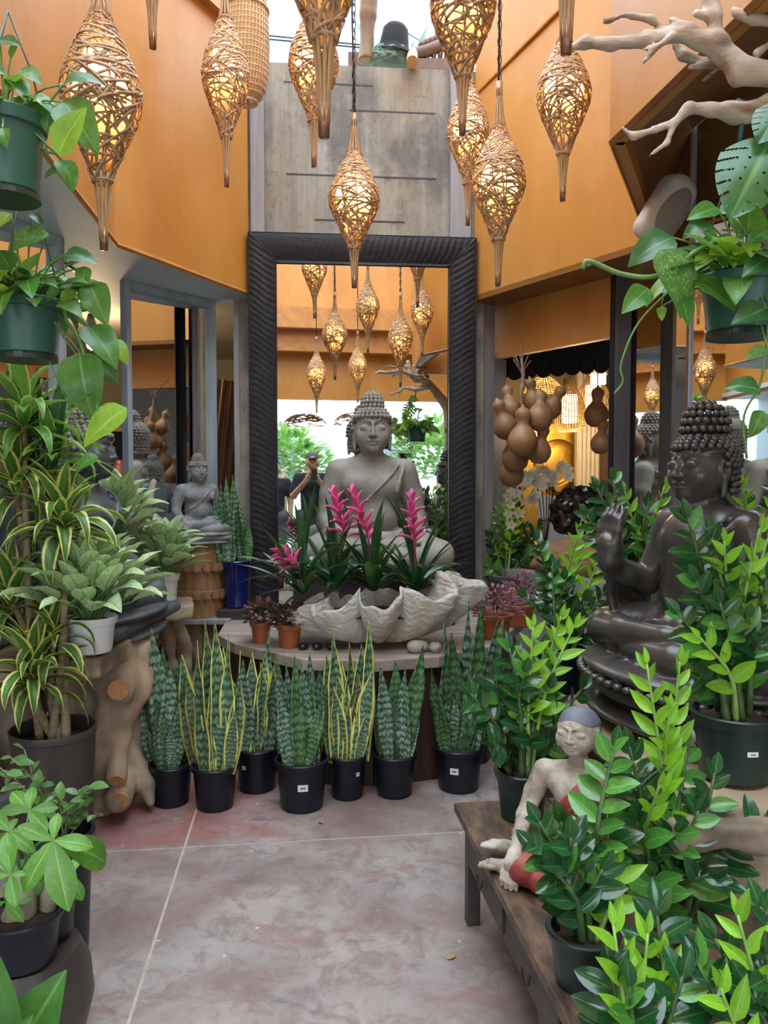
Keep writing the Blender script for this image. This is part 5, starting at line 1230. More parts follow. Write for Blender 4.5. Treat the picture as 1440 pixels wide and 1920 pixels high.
# small-leaved shrub in front of the bronze pot
M_FIC = leafmat('small_shrub_leaf', (.14, .30, .08), (.08, .2, .06), rough=.3, trans=.25)
FIC = leaf_mesh('shrub_leaf', .042, .024, zzprof, .3, .25, 5)
ft = thing('shrub', 'wispy small-leaved shrub beside the bronze pot, lower left', 'potted plant', (at(95, 900, 2.3).x, 2.3, .0)); fo = ft.location.copy()
pot(ft, .1, .42, M_POT_BLACK, .1, .8); r = random.Random(5)
for (x, y) in ((20, 1420), (45, 1405), (75, 1465), (10, 1470), (110, 1495), (150, 1480), (172, 1475), (190, 1530), (60, 1490), (135, 1500), (0, 1440), (165, 1510)):
    q = at(x, y, 2.3+r.uniform(-.08, .08))-fo; b = V3(r.uniform(-.04, .04), r.uniform(-.04, .04), .38); pts = bez([b, b.lerp(q, .6)+V3(0, 0, .03), q], 8)
    tw = put('twig', mesh('twig', *tube_geo(pts, .002, 5)), M_CANE, ft)
    for i in range(6): p_ = pts[2+i]; put('leaf', FIC, M_FIC, tw, frame(p_, V3(r.uniform(-1, 1), r.uniform(-1, .3), r.uniform(-.1, .8)), (0, -.5, 1), r.uniform(.7, 1.4)))
# big foreground leaf plant at the very corner
M_BIGL = leafmat('broad_leaf', (.07, .22, .04), (.035, .13, .03), rib=(.16, .34, .10), rough=.32, trans=.2)
BIG = leaf_mesh('broad_leaf', 1, .55, lance, .55, .5, 12, .02, .2, bow=.2)
bt = thing('broad_leaf_plant', 'large dark folded leaf reaching up at the bottom left corner', 'potted plant', (-.78, 1.15, 0)); bo2 = bt.location.copy(); pot(bt, .12, .24, M_POT_BLACK)
for (x0, y0, x1, y1, Y) in ((10, 2010, 122, 1822, 1.22), (-30, 2010, -20, 1760, 1.2), (-10, 2040, 60, 1905, 1.15), (-60, 2000, -80, 1850, 1.2)):
    a = at(x0, y0, Y)-bo2; b = at(x1, y1, Y)-bo2; L = (b-a).length; put('leaf', BIG, M_BIGL, bt, frame(a, b-a, (.35, -.8, .6), L))
    MB().tube(bez([V3(0, 0, .2), V3(a.x*.4, a.y*.4, a.z*.7+.05), a], 6), .006, 6).build('petiole', M_PETI, bt, smooth=True)
# ------------------------------------------------------------------ hanging pothos
M_POTH = leafmat('pothos_leaf', (.085, .28, .04), (.045, .17, .03), rib=(.22, .42, .10), rough=.3, trans=.3, spec=.5)
M_POTHD = leafmat('pothos_leaf_dark', (.035, .16, .045), (.02, .10, .03), rib=(.12, .30, .08), rough=.28, trans=.2, spec=.55)
M_POTHL = leafmat('pothos_leaf_lime', (.30, .52, .05), (.18, .38, .04), rib=(.45, .62, .16), rough=.32, trans=.45)
M_POTHV = leafmat('pothos_leaf_marbled', (.10, .28, .06), (.05, .18, .04), splash=(.34, .50, .16), sthr=.52, rough=.32, trans=.3)
POM = [leaf_mesh('pothos_leaf', 1, .64, heart, b, .25, 10, .03, tw, bow=.1, seed=i) for i, (b, tw) in enumerate(((.5, 0), (.9, .2), (.3, -.2), (1.2, .1)))]
PK = {'g': M_POTH, 'd': M_POTHD, 'l': M_POTHL, 'v': M_POTHV}
WIRE = mat('hanger_wire', (.05, .09, .07), None, 5, .4)
def hanging(label, px, yrim, ybot, w, Y, potm, hook, leaves, vines, seed, nrand, wm=WIRE, box=(-1, 1), tilt=0, lsz=.085):
    r = random.Random(seed); rad = w/2*Y/FOC; h = (ybot-yrim)*Y/FOC; base = at(px, ybot, Y)
    t = thing('hanging_pothos', label, 'hanging plant', base, 0, 'hanging pothos pots'); pot(t, rad, h, potm, .17, .82, None)
    mb = MB()
    for i in range(9): a = 2*PI*i/9; mb.box((math.cos(a)*rad*.7, math.sin(a)*rad*.7, -.004), (rad*.3, rad*.24, .012), Matrix.Rotation(a, 3, 'Z'))
    mb.lathe([(rad*.5, -.012), (rad*.86, -.012), (rad*.84, .0), (rad*.5, 0)], 24); mb.build('saucer', M_POT_DKGREEN, t)
    hk = at(*hook, Y)-base
    for i in range(3):
        a = 2*PI*i/3+.5; e = V3(math.cos(a)*rad, math.sin(a)*rad, h*.92)
        MB().tube([e, e.lerp(hk, .5)+V3(e.x, e.y, 0)*.12, hk], .0022, 5).build('hanger_wire', wm, t, smooth=True)
    root = V3(0, 0, h*.9)
    def lf(b, d, L, k, nrm):
        pe = put('petiole', mesh('petiole', *tube_geo(bez([root+V3(b.x, b.y, 0)*.25, root.lerp(b, .55)+V3(0, 0, .02), b], 7), .0022, 5)), M_PETI, t) if (b-root).length < .26 else t
        o = put('leaf', POM[r.randrange(4)], M_POTH, pe, frame(b, d, nrm, L)); smat(o, PK[k])
    for (x0, y0, x1, y1, k, dy) in leaves:
        b = at(x0, y0, Y+dy)-base; d = at(x1, y1, Y+dy-.01)-base-b; lf(b, d.normalized()+V3(0, -.12, .1), d.length*1.05, k, V3(r.uniform(-.4, .4), -.8, .6))
    for i in range(nrand):
        a = r.uniform(0, 2*PI); e = r.uniform(-.1, 1.25); q = root+V3(math.cos(a)*math.cos(e), math.sin(a)*math.cos(e), math.sin(e)*.85)*r.uniform(.7, 1.5)*rad
        lf(q, V3(math.cos(a), math.sin(a), r.uniform(-.7, .6)), lsz*r.uniform(.7, 1.25), r.choice('ggdlvg'), V3(r.uniform(-.4, .4), -.5, .9))
    for (pts, rr) in vines:
        P = bez([root]+[at(x, y, Y+dy)-base for x, y, dy in pts], 6*len(pts)); MB().tube(P, rr, 7).build('vine', M_PETI, t, smooth=True)
    return t
hanging('upper green hanging pothos pot at the left edge, before the orange wall', 12, 225, 365, 138, 1.75, M_POT_GREEN, (15, 20), [(118, 158, 190, 150, 'd', 0), (118, 190, 178, 282, 'g', 0), (108, 290, 167, 212, 'l', -.03), (115, 300, 142, 352, 'g', 0), (112, 320, 80, 330, 'g', .02), (95, 195, 90, 250, 'd', 0), (20, 110, 38, 80, 'g', 0), (0, 75, 38, 92, 'd', 0), (40, 130, 78, 160, 'v', 0), (10, 140, -25, 120, 'g', .0), (60, 190, 62, 235, 'v', 0), (5, 240, 10, 275, 'g', -.12)], [([(60, 230, 0), (90, 195, 0), (118, 158, 0)], .003), ([(70, 235, 0), (105, 200, 0), (118, 190, 0)], .003), ([(78, 255, 0), (90, 285, 0), (128, 283, 0)], .003)], 51, 22)
hanging('lower green hanging pothos pot at the left, with a long trailing vine', 50, 565, 668, 128, 1.92, M_POT_GREEN, (40, 330), [(165, 610, 220, 690, 'g', 0), (205, 640, 243, 678, 'l', .02), (190, 660, 165, 640, 'g', 0), (150, 660, 168, 785, 'g', -.03), (175, 655, 215, 720, 'd', .02), (175, 705, 135, 765, 'g', -.02), (238, 765, 163, 838, 'l', -.03), (185, 858, 135, 880, 'g', -.05), (92, 440, 8, 468, 'v', 0), (120, 480, 182, 490, 'd', 0), (150, 490, 125, 500, 'g', 0), (160, 500, 155, 545, 'g', 0), (168, 530, 200, 610, 'g', -.02), (110, 540, 85, 565, 'v', -.05), (140, 545, 110, 570, 'l', -.05), (20, 400, -10, 440, 'l', 0), (60, 400, 78, 420, 'd', 0), (20, 480, 40, 500, 'l', .03)], [([(112, 560, 0), (125, 600, -.02), (150, 640, -.03), (170, 720, -.03), (182, 760, -.03), (183, 800, -.03), (165, 842, -.03)], .0045), ([(112, 570, 0), (140, 590, 0), (165, 610, 0)], .003), ([(165, 842, -.03), (178, 862, -.04), (230, 905, -.04)], .002)], 52, 105, lsz=.078)
hanging('green hanging pothos pot on the right, hung from the driftwood branch', 1392, 520, 625, 150, 1.98, M_POT_GREEN, (1386, 275), [(1263, 446, 1180, 492, 'd', -.04), (1235, 470, 1300, 590, 'v', -.08), (1215, 540, 1168, 592, 'g', -.05), (1270, 545, 1290, 612, 'g', -.06), (1300, 525, 1380, 592, 'g', -.08), (1437, 578, 1372, 615, 'd', -.12), (1445, 478, 1392, 525, 'd', -.12), (1345, 390, 1290, 415, 'g', -.02), (1385, 450, 1330, 470, 'd', -.04), (1372, 475, 1376, 502, 'l', -.1), (1425, 732, 1363, 722, 'd', -.15), (1440, 655, 1398, 680, 'v', -.15), (1330, 420, 1280, 440, 'd', -.03), (1390, 400, 1440, 380, 'g', .03), (1350, 400, 1400, 380, 'd', .05), (1240, 575, 1240, 600, 'l', -.04), (1290, 480, 1250, 520, 'v', -.06), (1320, 430, 1345, 470, 'g', -.05), (1440, 430, 1400, 460, 'g', -.08), (1430, 770, 1410, 820, 'g', -.12)], [([(1420, 430, -.06), (1380, 448, -.08), (1320, 462, -.08), (1240, 515, -.08), (1170, 515, -.08), (1105, 490, -.08), (1092, 505, -.08)], .006), ([(1300, 520, -.06), (1205, 595, -.06), (1165, 680, -.06), (1168, 715, -.06), (1152, 738, -.06)], .0025), ([(1440, 560, -.1), (1437, 640, -.1), (1425, 720, -.12), (1395, 780, -.12), (1400, 860, -.12)], .003)], 53, 60, lsz=.105)
# teal S-hook on the branch
hk = MB().tube([at(x, y, 1.98) for x, y in ((1378, 205), (1376, 196), (1384, 188), (1394, 192), (1396, 205), (1390, 240), (1386, 275))], .006, 8).build('hanger_hook', mat('teal_plastic', (.03, .12, .14), None, 5, .35), smooth=True); tag(hk, 'teal plastic hook looped over the lower driftwood branch', 'hook')
# monstera leaf with holes
def monstera_mesh():
    "broad leaf with oval holes and edge slits cut out of a fine grid"
    n, m = 72, 28; v = []; f = []; uv = []
    for j in range(n+1):
        t_ = j/n; w = heart(t_)*.46
        for i in range(m+1):
            u = 2*i/m-1; y = t_+.10*(abs(u)**2)*(-.6)*(1-t_)
            v.append((u*w, y, -.18*(u*w)**2*4-.25*(t_-.3)**2+.05*abs(u))); uv.append((.5+u/2, t_))
    for j in range(n):
        for i in range(m):
            u = abs(2*(i+.5)/m-1); t_ = (j+.5)/n; k = (t_-.30*u*.6-.10)*7.0; ph = k-math.floor(k)
            slit = u > .50 and .42 < ph < .60 and .12 < t_ < .86
            hole = .18 < u < .30 and .42 < ph < .60 and .2 < t_ < .55
            if slit or hole: continue
            a = j*(m+1)+i; f.append((a, a+1, a+m+2, a+m+1))
    return mesh('monstera_leaf', v, f, True, uv)
MON = monstera_mesh(); ms = thing('monstera', 'slit monstera leaves at the right edge above the hanging pot', 'plant', at(1470, 420, 1.85)); mo_ = ms.location.copy()
for (x0, y0, x1, y1) in ((1440, 270, 1375, 395), (1470, 200, 1425, 260)):
    a = at(x0, y0, 1.82)-mo_; d = at(x1, y1, 1.80)-mo_-a; put('leaf', MON, M_POTHD, ms, frame(a, d, (-.2, -.9, .35), d.length*1.1)); MB().tube(bez([V3(0, 0, -.05), a*.5+V3(.04, 0, .05), a], 8), .004, 6).build('petiole', M_PETI, ms, smooth=True)
# ------------------------------------------------------------------ driftwood tree, upper right
WY = 1.98
dwt = thing('driftwood_tree', 'bleached driftwood branches reaching in from the upper right', 'driftwood', (1.28, WY, .64)); wo = dwt.location.copy()
def Wp(x, y, d=0): q = at(x, y, WY+d); return (q.x, q.y, q.z)
s = SDF((.40, 1.72, .62), (1.42, 2.26, 2.85), .0066)
s.chain([(1.28, WY, .6), (1.30, WY, 1.4), (1.26, WY, 2.2), Wp(1500, 160)], [.09, .07, .06, .035], .03)
s.chain([Wp(x, y) for x, y in ((1500, 160), (1440, 138), (1390, 135), (1345, 85), (1280, 62), (1210, 73), (1150, 84), (1098, 78), (1062, 93))], [.034, .030, .030, .028, .022, .018, .016, .014, .008], .012)
s.chain([Wp(1345, 85), Wp(1338, 30), Wp(1332, -8)], [.022, .019, .02], .012); s.chain([Wp(1338, 35), Wp(1305, 25)], [.012, .006], .008)
s.chain([Wp(x, y) for x, y in ((1255, 60), (1220, 36), (1170, 27), (1140, 40), (1122, 46))], [.010, .008, .007, .005, .003], .008); s.chain([Wp(1140, 40), Wp(1132, 34)], [.004, .002], .004)
s.chain([Wp(1290, 52), Wp(1262, 40), Wp(1248, 32)], [.012, .007, .002], .008)
s.chain([Wp(x, y, -.03) for x, y in ((1262, 66), (1225, 95), (1205, 118))], [.010, .007, .003], .008); s.chain([Wp(1235, 88, -.02), Wp(1195, 95, -.02)], [.007, .002], .006); s.chain([Wp(1170, 82), Wp(1160, 108)], [.006, .002], .006)
s.chain([Wp(x, y, .06) for x, y in ((1265, 82), (1280, 105), (1320, 118), (1370, 130), (1420, 140))], [.010, .012, .012, .012, .014], .01); s.chain([Wp(1325, 122, .05), Wp(1290, 128, .04)], [.010, .005], .008); s.chain([Wp(1345, 132, .05), Wp(1312, 155, .05)], [.008, .003], .008)
s.chain([Wp(x, y) for x, y in ((1500, 185), (1440, 205), (1385, 212), (1335, 206), (1292, 203), (1262, 228), (1225, 245), (1185, 258), (1163, 236))], [.030, .024, .024, .018, .013, .010, .009, .007, .003], .01)
s.chain([Wp(1266, 228), Wp(1250, 268), Wp(1213, 296)], [.009, .007, .002], .008); s.chain([Wp(1225, 247), Wp(1220, 280)], [.005, .002], .006); s.chain([Wp(1192, 256), Wp(1183, 268)], [.005, .002], .005)
s.chain([Wp(1400, 215), Wp(1440, 185), Wp(1480, 175)], [.016, .016, .018], .01); s.chain([Wp(1480, 40), Wp(1415, 40), Wp(1380, 22), Wp(1365, 5)], [.018, .012, .009, .004], .01); s.chain([Wp(1420, 100), Wp(1455, 75), Wp(1490, 110)], [.010, .012, .018], .01)
s.wobble(.0022, 60, 8); put('branch', s.mesh('branch'), mat('bleached_driftwood', (.56, .46, .36), (.22, .13, .08), 7, .6, .5, 26, stretch=(.6, 2, 2), lo=.36, hi=.56), dwt, Matrix.Translation(-wo))
# ------------------------------------------------------------------ slab table under the right buddha
tb = thing('slab_table', 'driftwood slab table under the large dark buddha and green pot', 'table', (1.05, 2.45, 0))
s = SDF((-.40, -.68, -.01), (.36, .62, .66), .011)
s.box((-.03, 0, .60), (.30, .58, .04), .02, .02); s.chain([(-.05, -.42, .0), (-.02, -.40, .25), (-.05, -.38, .42), (-.02, -.36, .58)], [.13, .11, .16, .2], .05); s.chain([(0, .35, .0), (0, .32, .58)], [.12, .16], .05); s.chain([(-.2, 0, 0), (-.14, .0, .58)], [.08, .12], .05)
s.ell((-.10, -.60, .34), (.06, .12, .05), .03, sub=True); s.ell((.06, -.58, .16), (.05, .1, .08), .03, sub=True)
s.wobble(.010, 15, 12).floor(0); i_ = int((.638-s.lo[2])/s.h); s.f[:, :, i_+1:] = np.maximum(s.f[:, :, i_+1:], .02)
put('slab_body', s.mesh('slab_body'), M_DRIFT, tb)
g7 = V3(at(1388, 900, 2.16).x, 2.16, .645)
zz('zz plant in the big dark green pot with white label, beside the large buddha', g7, 78*2.16/FOC, 128*2.16/FOC, M_POT_DKGREEN, [(1290, 970, -.02, 'd'), (1335, 1005, .0, 'd'), (1425, 990, 0, 'l'), (1358, 1015, -.05, 'l'), (1312, 1195, -.12, 'l'), (1272, 1150, -.05, 'd'), (1385, 1060, 0, 'd'), (1440, 1085, 0, 'd'), (1430, 1200, -.1, 'd'), (1305, 1090, -.06, 'd'), (1350, 1130, -.1, 'd'), (1400, 1160, -.1, 'm'), (1440, 1010, .05, 'l'), (1280, 1260, -.1, 'd')], 2.16, 39, stick=(-1.55, .52, .03, .014))
# ------------------------------------------------------------------ painted monk figure on the bench
M_SKIN = stone_mat('chipped_pale_paint', (.50, .44, .36), (.17, .125, .09), (.58, .53, .45), .65, 10, .3, .4)
M_ROBE = stone_mat('worn_red_lacquer', (.33, .05, .042), (.16, .022, .02), (.48, .20, .16), .55, 9, .4, .25); M_MHAIR = stone_mat('grey_blue_paint', (.14, .15, .19), (.08, .085, .11), (.20, .21, .24), .6, 12)
def monk_meshes():
    lo, hi = (-.56, -.55, -.02), (.45, .30, 1.04); b = SDF(lo, hi, .0062)
    b.chain([(0, .03, .10), (0, .03, .30), (0, .02, .46)], [.13, .115, .125], .03); b.ell((0, .01, .52), (.18, .095, .10), .04)
    b.chain([(-.17, .02, .575), (0, .03, .62), (.17, .02, .575)], [.055, .055, .055], .03); b.chain([(0, .02, .60), (0, .0, .74)], [.052, .048], .03)
    b.chain([(-.19, .02, .57), (-.25, .02, .42), (-.27, -.06, .29)], [.062, .054, .046], .02); b.chain([(-.27, -.06, .29), (-.24, -.20, .24), (-.22, -.30, .17)], [.044, .036, .028], .02); hand_fist(b, (-.22, -.31, .165), (.05, -.55, -.8), (0, -.8, .55), 1.25)
    b.chain([(.19, .02, .57), (.25, .03, .42), (.27, -.03, .28)], [.062, .054, .046], .02); b.chain([(.27, -.03, .28), (.15, -.17, .21), (.03, -.22, .20)], [.044, .036, .028], .02); hand_fist(b, (.03, -.22, .20), (-1, -.3, -.1), (0, .1, 1), 1.1, spread=-1)
    face(b, (0, -.005, .855), .95); b.ell((0, .02, .875), (.100, .108, .112), .02)
    # both feet swept out to the right side, toes spread
    for (ax, ay, az) in ((-.24, -.26, .045), (-.30, -.11, .085)):
        b.chain([(ax+.08, ay, az+.01), (ax-.06, ay+.0, az), (ax-.13, ay, az-.005)], [.042, .040, .030], .015)
        for i in range(5): b.chain([(ax-.11, ay-.040+.020*i, az-.004), (ax-.185+.008*abs(i-1), ay-.052+.026*i, az-.010)], [.016, .0115-.0008*i], .003)
    b.floor(0)
    rb_ = SDF(lo, hi, .0072)
    rb_.chain([(.10, .0, .10), (.13, -.20, .10), (.10, -.40, .085)], [.125, .10, .082], .03); rb_.chain([(-.10, .0, .10), (-.12, -.18, .105), (-.16, -.33, .10)], [.12, .09, .075], .03)
    rb_.chain([(.10, -.40, .075), (-.06, -.33, .06), (-.22, -.26, .055)], [.075, .062, .05], .02); rb_.chain([(-.16, -.33, .09), (-.22, -.20, .09), (-.27, -.11, .09)], [.07, .06, .052], .02)
    rb_.ell((0, .04, .10), (.22, .18, .13), .03); rb_.chain([(0, .03, .12), (0, .03, .30), (0, .02, .46)], [.142, .127, .137], .03); rb_.ell((0, .01, .52), (.192, .107, .112), .04); rb_.chain([(.0, .03, .62), (.18, .02, .585)], [.060, .066], .03); rb_.chain([(.19, .02, .57), (.255, .03, .40)], [.074, .068], .02)
    # bare right shoulder: cut along the diagonal
    rb_.box((-.315, 0, .66), (.33, .5, .33), .01, .01, rot=(0, .62, 0), sub=True); rb_.box((0, 0, .80), (.5, .5, .145), .01, .01, sub=True)
    for q in range(4): rb_.chain(bez([(.15-.02*q, -.06, .58-.03*q), (.05, -.13, .47-.04*q), (-.09, -.11, .34-.04*q)], 7), .006, .008)
    rb_.floor(0)
    hh = SDF((-.14, -.16, .80), (.14, .18, 1.03), .0062); hh.ell((0, .015, .885), (.107, .122, .115), .01, zmin=.905); hh.ell((0, .05, .86), (.103, .085, .11), .02)
    return b.mesh('monk_body'), rb_.mesh('robe'), hh.mesh('hair')
mbm, mrb, mhh = monk_meshes()
mk = onz(1080, 1700, BZ); mk = V3(at(1090, 900, 2.13).x, 2.13, BZ); mH = at(1105, 1325, 2.13).z-BZ
t = thing('monk_statue', 'chipped painted monk figure with grey hair and red robe on the bench', 'statue', mk, -.62, scale=mH/1.0); t.scale.x *= 1.14; t.scale.y *= 1.05
put('figure_body', mbm, M_SKIN, t); put('robe', mrb, M_ROBE, t); put('hair', mhh, M_MHAIR, t)
# fallen dry leaves on the bench and floor
M_DRY = mat('dry_leaf', (.45, .30, .14), (.3, .18, .08), 20, .6)
for i, (x, y, z) in enumerate(((965, 1562, BZ+.002), (975, 1575, BZ+.003), (982, 1560, BZ+.002), (597, 1540, .002), (838, 1798, .002))):
    o = put('dry_leaf', FIC, M_DRY, None, TRS(onz(x, y, z), (.2, .1, i*1.3), .8)); smat(o, M_DRY); tag(o, 'curled dry leaf lying on the %s' % (('bench, farthest left of three', 'bench, nearest of three', 'bench, farthest right of three')[i] if z > .1 else ('floor in front of the pots' if i == 3 else 'floor beside the bench')), 'leaf', 'fallen dry leaves')
# ------------------------------------------------------------------ white wall speaker
spk = thing('speaker', 'white wall speaker under the sloping soffit on the right', 'speaker', at(1246, 395, 3.18)); spk.rotation_euler = (.35, .42, .5); spk.scale = (.72, .72, .80)
s = SDF((-.16, -.16, -.24), (.16, .16, .24), .006); s.box((0, 0, 0), (.10, .09, .17), .06, .01); s.ell((0, -.02, 0), (.115, .10, .185), .02); put('cabinet', s.mesh('cabinet'), mat('off_white_plastic', (.62, .56, .48), (.55, .49, .42), 4, .45), spk)
s = SDF((-.14, -.16, -.22), (.14, .0, .22), .006); s.ell((0, -.055, -.015), (.095, .085, .155), .01); put('grille', s.mesh('grille'), mat('grey_speaker_cloth', (.30, .26, .23), (.24, .2, .18), 90, .8, .3), spk)
MB().tube(bez([V3(0, .05, .15), V3(.04, .14, .2), V3(.12, .2, .12), V3(.2, .16, .0)], 12), .006, 6).build('cable', M_BLACKMETAL, spk, smooth=True)
MB().box((0, .12, .03), (.04, .1, .12)).build('bracket', M_BLACKMETAL, spk)
# ------------------------------------------------------------------ gourds
M_GOURD = mat('dried_gourd', (.34, .175, .075), (.21, .10, .042), 5, .5, .1, 20, rnd=.3)
GP = [(0, -.078), (.03, -.075), (.058, -.055), (.075, -.018), (.076, .012), (.062, .046), (.040, .072), (.030, .088), (.034, .108), (.041, .13), (.038, .148), (.026, .163), (.010, .172), (.004, .185), (0, .186)]
GM = mesh('gourd', *lathe_geo(GP, 22))
def gourd(px, py, rpx, Y, lab, tilt=(0, 0)): o = put('gourd', GM, M_GOURD); sc = rpx*1.12*Y/FOC/.076; o.matrix_basis = TRS(at(px, py, Y), (tilt[0], tilt[1], U(0, 6)), sc); tag(o, lab, 'gourd', 'hanging dried gourds'); return o
for (x, y, rp, Y, tl, lab) in ((948, 800, 21, 4.86, (.0, .35), 'dried gourd at the far left of the big bunch, over the jamb'), (980, 827, 25, 4.74, (0, 0), 'largest dried gourd at the front of the bunch'), (1012, 783, 22, 4.80, (0, -.35), 'dried gourd right of the rope, middle height'), (1033, 766, 18, 4.95, (0, -.55), 'dried gourd at the far right of the big bunch'), (1011, 847, 20, 4.84, (.0, -.2), 'dried gourd low on the right of the bunch'), (966, 858, 23, 4.95, (.1, .15), 'dried gourd low in shadow behind the largest one'), (959, 889, 21, 5.03, (.1, .2), 'lowest dried gourd of the big bunch'), (957, 766, 18, 4.95, (0, .3), 'upper left dried gourd close to the rope'), (1000, 752, 17, 4.88, (0, -.2), 'upper right dried gourd close to the rope'), (1118, 778, 20, 5.25, (0, -.15), 'single dried gourd beside the jamb, before the rattan lamps'), (1126, 832, 17, 5.2, (0, .1), 'dried gourd half hidden by the right jamb')): gourd(x, y, rp, Y, lab, tl)
rp = MB().tube(bez([at(978, 672, 4.9), at(981, 710, 4.88), at(977, 740, 4.86), at(980, 775, 4.84)], 12), [.006, .008, .014, .012, .010, .014, .016, .014, .012, .01, .008, .006], 8)
rp.tube([at(978, 672, 4.9), at(978, 640, 5.02)], .005, 6)
for i in range(16): rp.tube([at(978, 700, 4.9), at(960+2.4*i, 668+U(-6, 14), 4.9+U(-.05, .05))], .002, 4)
rp2 = MB().tube([at(1126, 800, 5.2), at(1120, 742, 5.25), at(1121, 640, 5.25)], .004, 5).build('gourd_rope', M_CORD, smooth=True); tag(rp2, 'thin cord holding the gourds beside the right jamb', 'rope')
o = rp.build('gourd_rope', mat('jute_rope', (.26, .18, .10), (.16, .1, .06), 30, .8), smooth=True); tag(o, 'frayed jute rope tying the gourd bunch', 'rope')
# ------------------------------------------------------------------ lamp room beyond the opening
M_RAT2 = mat('golden_rattan', (.55, .33, .12), (.42, .24, .08), 10, .55); M_GLOW = emit_mat('glowing_shade', (1.0, .78, .46), 4)
def rattan_lamp(label, px, py, Y, prof, glow=True, e=7):
    t = thing('rattan_lantern', label, 'lantern', at(px, py, Y), 0, 'rattan lanterns in the lamp room'); k = Y/FOC; mb = MB()
    def rr(z):
        for (r0, z0), (r1, z1) in zip(prof[:-1], prof[1:]):
            if z0 <= z <= z1: return r0+(r1-r0)*(z-z0)/max(1e-6, z1-z0)
        return prof[-1][0]
    z0, z1 = prof[0][1], prof[-1][1]; n = 34
    for i in range(n): a = 2*PI*i/n; mb.tube([(rr(z0+(z1-z0)*q/9)*k*math.cos(a), rr(z0+(z1-z0)*q/9)*k*math.sin(a), (z0+(z1-z0)*q/9)*k) for q in range(10)], .003, 4)
    for q in range(int((z1-z0)/3.2)+1): z = z0+q*3.2; mb.tube([(rr(z)*k*math.cos(a), rr(z)*k*math.sin(a), z*k) for a in [2*PI*w/20 for w in range(21)]], .003, 4)
    mb.build('woven_cage', M_RAT2, t, smooth=True)
    if glow:
        MB().lathe([(14*k, -30*k), (14*k, 22*k)], 20).build('glowing_shade', M_GLOW, t, smooth=True)
    l = bpy.data.lights.new('lantern_light', 'POINT'); l.energy = e*1.1; l.color = (1, .68, .34); l.shadow_soft_size = .05; lo_ = bpy.data.objects.new('lantern_light', l); COL.objects.link(lo_); lo_.parent = t; lo_.location = (0, -.0, (z0-6)*k)
    MB().tube([(0, 0, z1*k), (0, 0, 2.69-t.location.z)], .004, 5).build('cord', M_CORD, t)
rattan_lamp('jar-shaped rattan lantern with bright cylinder, centre of the lamp room', 1068, 762, 6.4, [(20, -46), (28, -40), (29, -10), (24, 15), (13, 32), (11, 50)])
rattan_lamp('wide hat-shaped rattan lantern left of the jar lantern', 1020, 722, 6.8, [(38, -12), (34, -4), (20, 10), (8, 20)], False, 9)
rattan_lamp('round rattan lantern low behind the gourds', 1000, 790, 6.9, [(10, -28), (26, -14), (28, 4), (18, 20), (8, 28)], True, 5)
rattan_lamp('big rattan lantern at the right of the lamp room', 1112, 745, 6.6, [(30, -42), (36, -20), (30, 8), (16, 32), (12, 44)], True, 7)
rattan_lamp('small bright drum lantern high at the right of the lamp room', 1122, 690, 6.1, [(17, -12), (17, 10)], True, 6)
# black scalloped canopy
cn = thing('scalloped_canopy', 'black scalloped lace canopy edge at the top of the lamp room', 'canopy', at(1040, 690, 5.75)); co = cn.location.copy(); mb = MB()
for i in range(9):
    x0 = 925+27*i; c = at(x0+13, 700-2.2*i, 5.75)-co; r_ = 15*5.75/FOC
    mb.tube([c+V3(0, -.01, 0), c+V3(0, .01, 0)], r_, 16)
a = at(900, 702, 5.75)-co; b = at(1190, 676, 5.75)-co; mb.add([a, b, b+V3(0, 0, .30), a+V3(0, 0, .30)], [(0, 1, 2, 3)]); mb.build('canopy_cloth', mat('black_lace', (.012, .010, .010), None, 8, .8), cn)
boxthing('gold_relief_panel', 'gilded panel with an embossed round leaf on the back wall of the lamp room', 'panel', (at(1050, 900, 7.6).x, 7.6, 0), (.75, .05, 2.0), M_GOLD)
rel = SDF((-.32, -.08, -.5), (.32, .05, .4), .012); rel.ell((0, 0, .05), (.24, .04, .28), .02); rel.chain([(-.2, -.02, -.05), (0, -.05, -.16), (.24, -.02, .02)], [.02, .035, .02], .02); o = put('embossed_leaf', rel.mesh('embossed_leaf'), M_GOLD, bpy.data.objects['gold_relief_panel'], Matrix.Translation((-.03, -.03, 1.52)))
colm = thing('white_column', 'fluted cream column right of the gold panel', 'column', (at(1102, 900, 7.3).x, 7.3, 0)); 
for i in range(5): MB().lathe([(.022, .0), (.022, 2.68)], 10).build('flute', M_CREAM, colm, Matrix.Translation((-.08+.04*i, -.03, 0)))
MB().box((0, .03, 1.34), (.22, .1, 2.68)).build('shaft', M_CREAM, colm)
boxthing('stone_pier', 'dark brown brick pier behind the right jamb', 'pier', (at(1130, 900, 7.2).x+.06, 7.2, 0), (.14, .12, 2.68), M_DARKROOM)
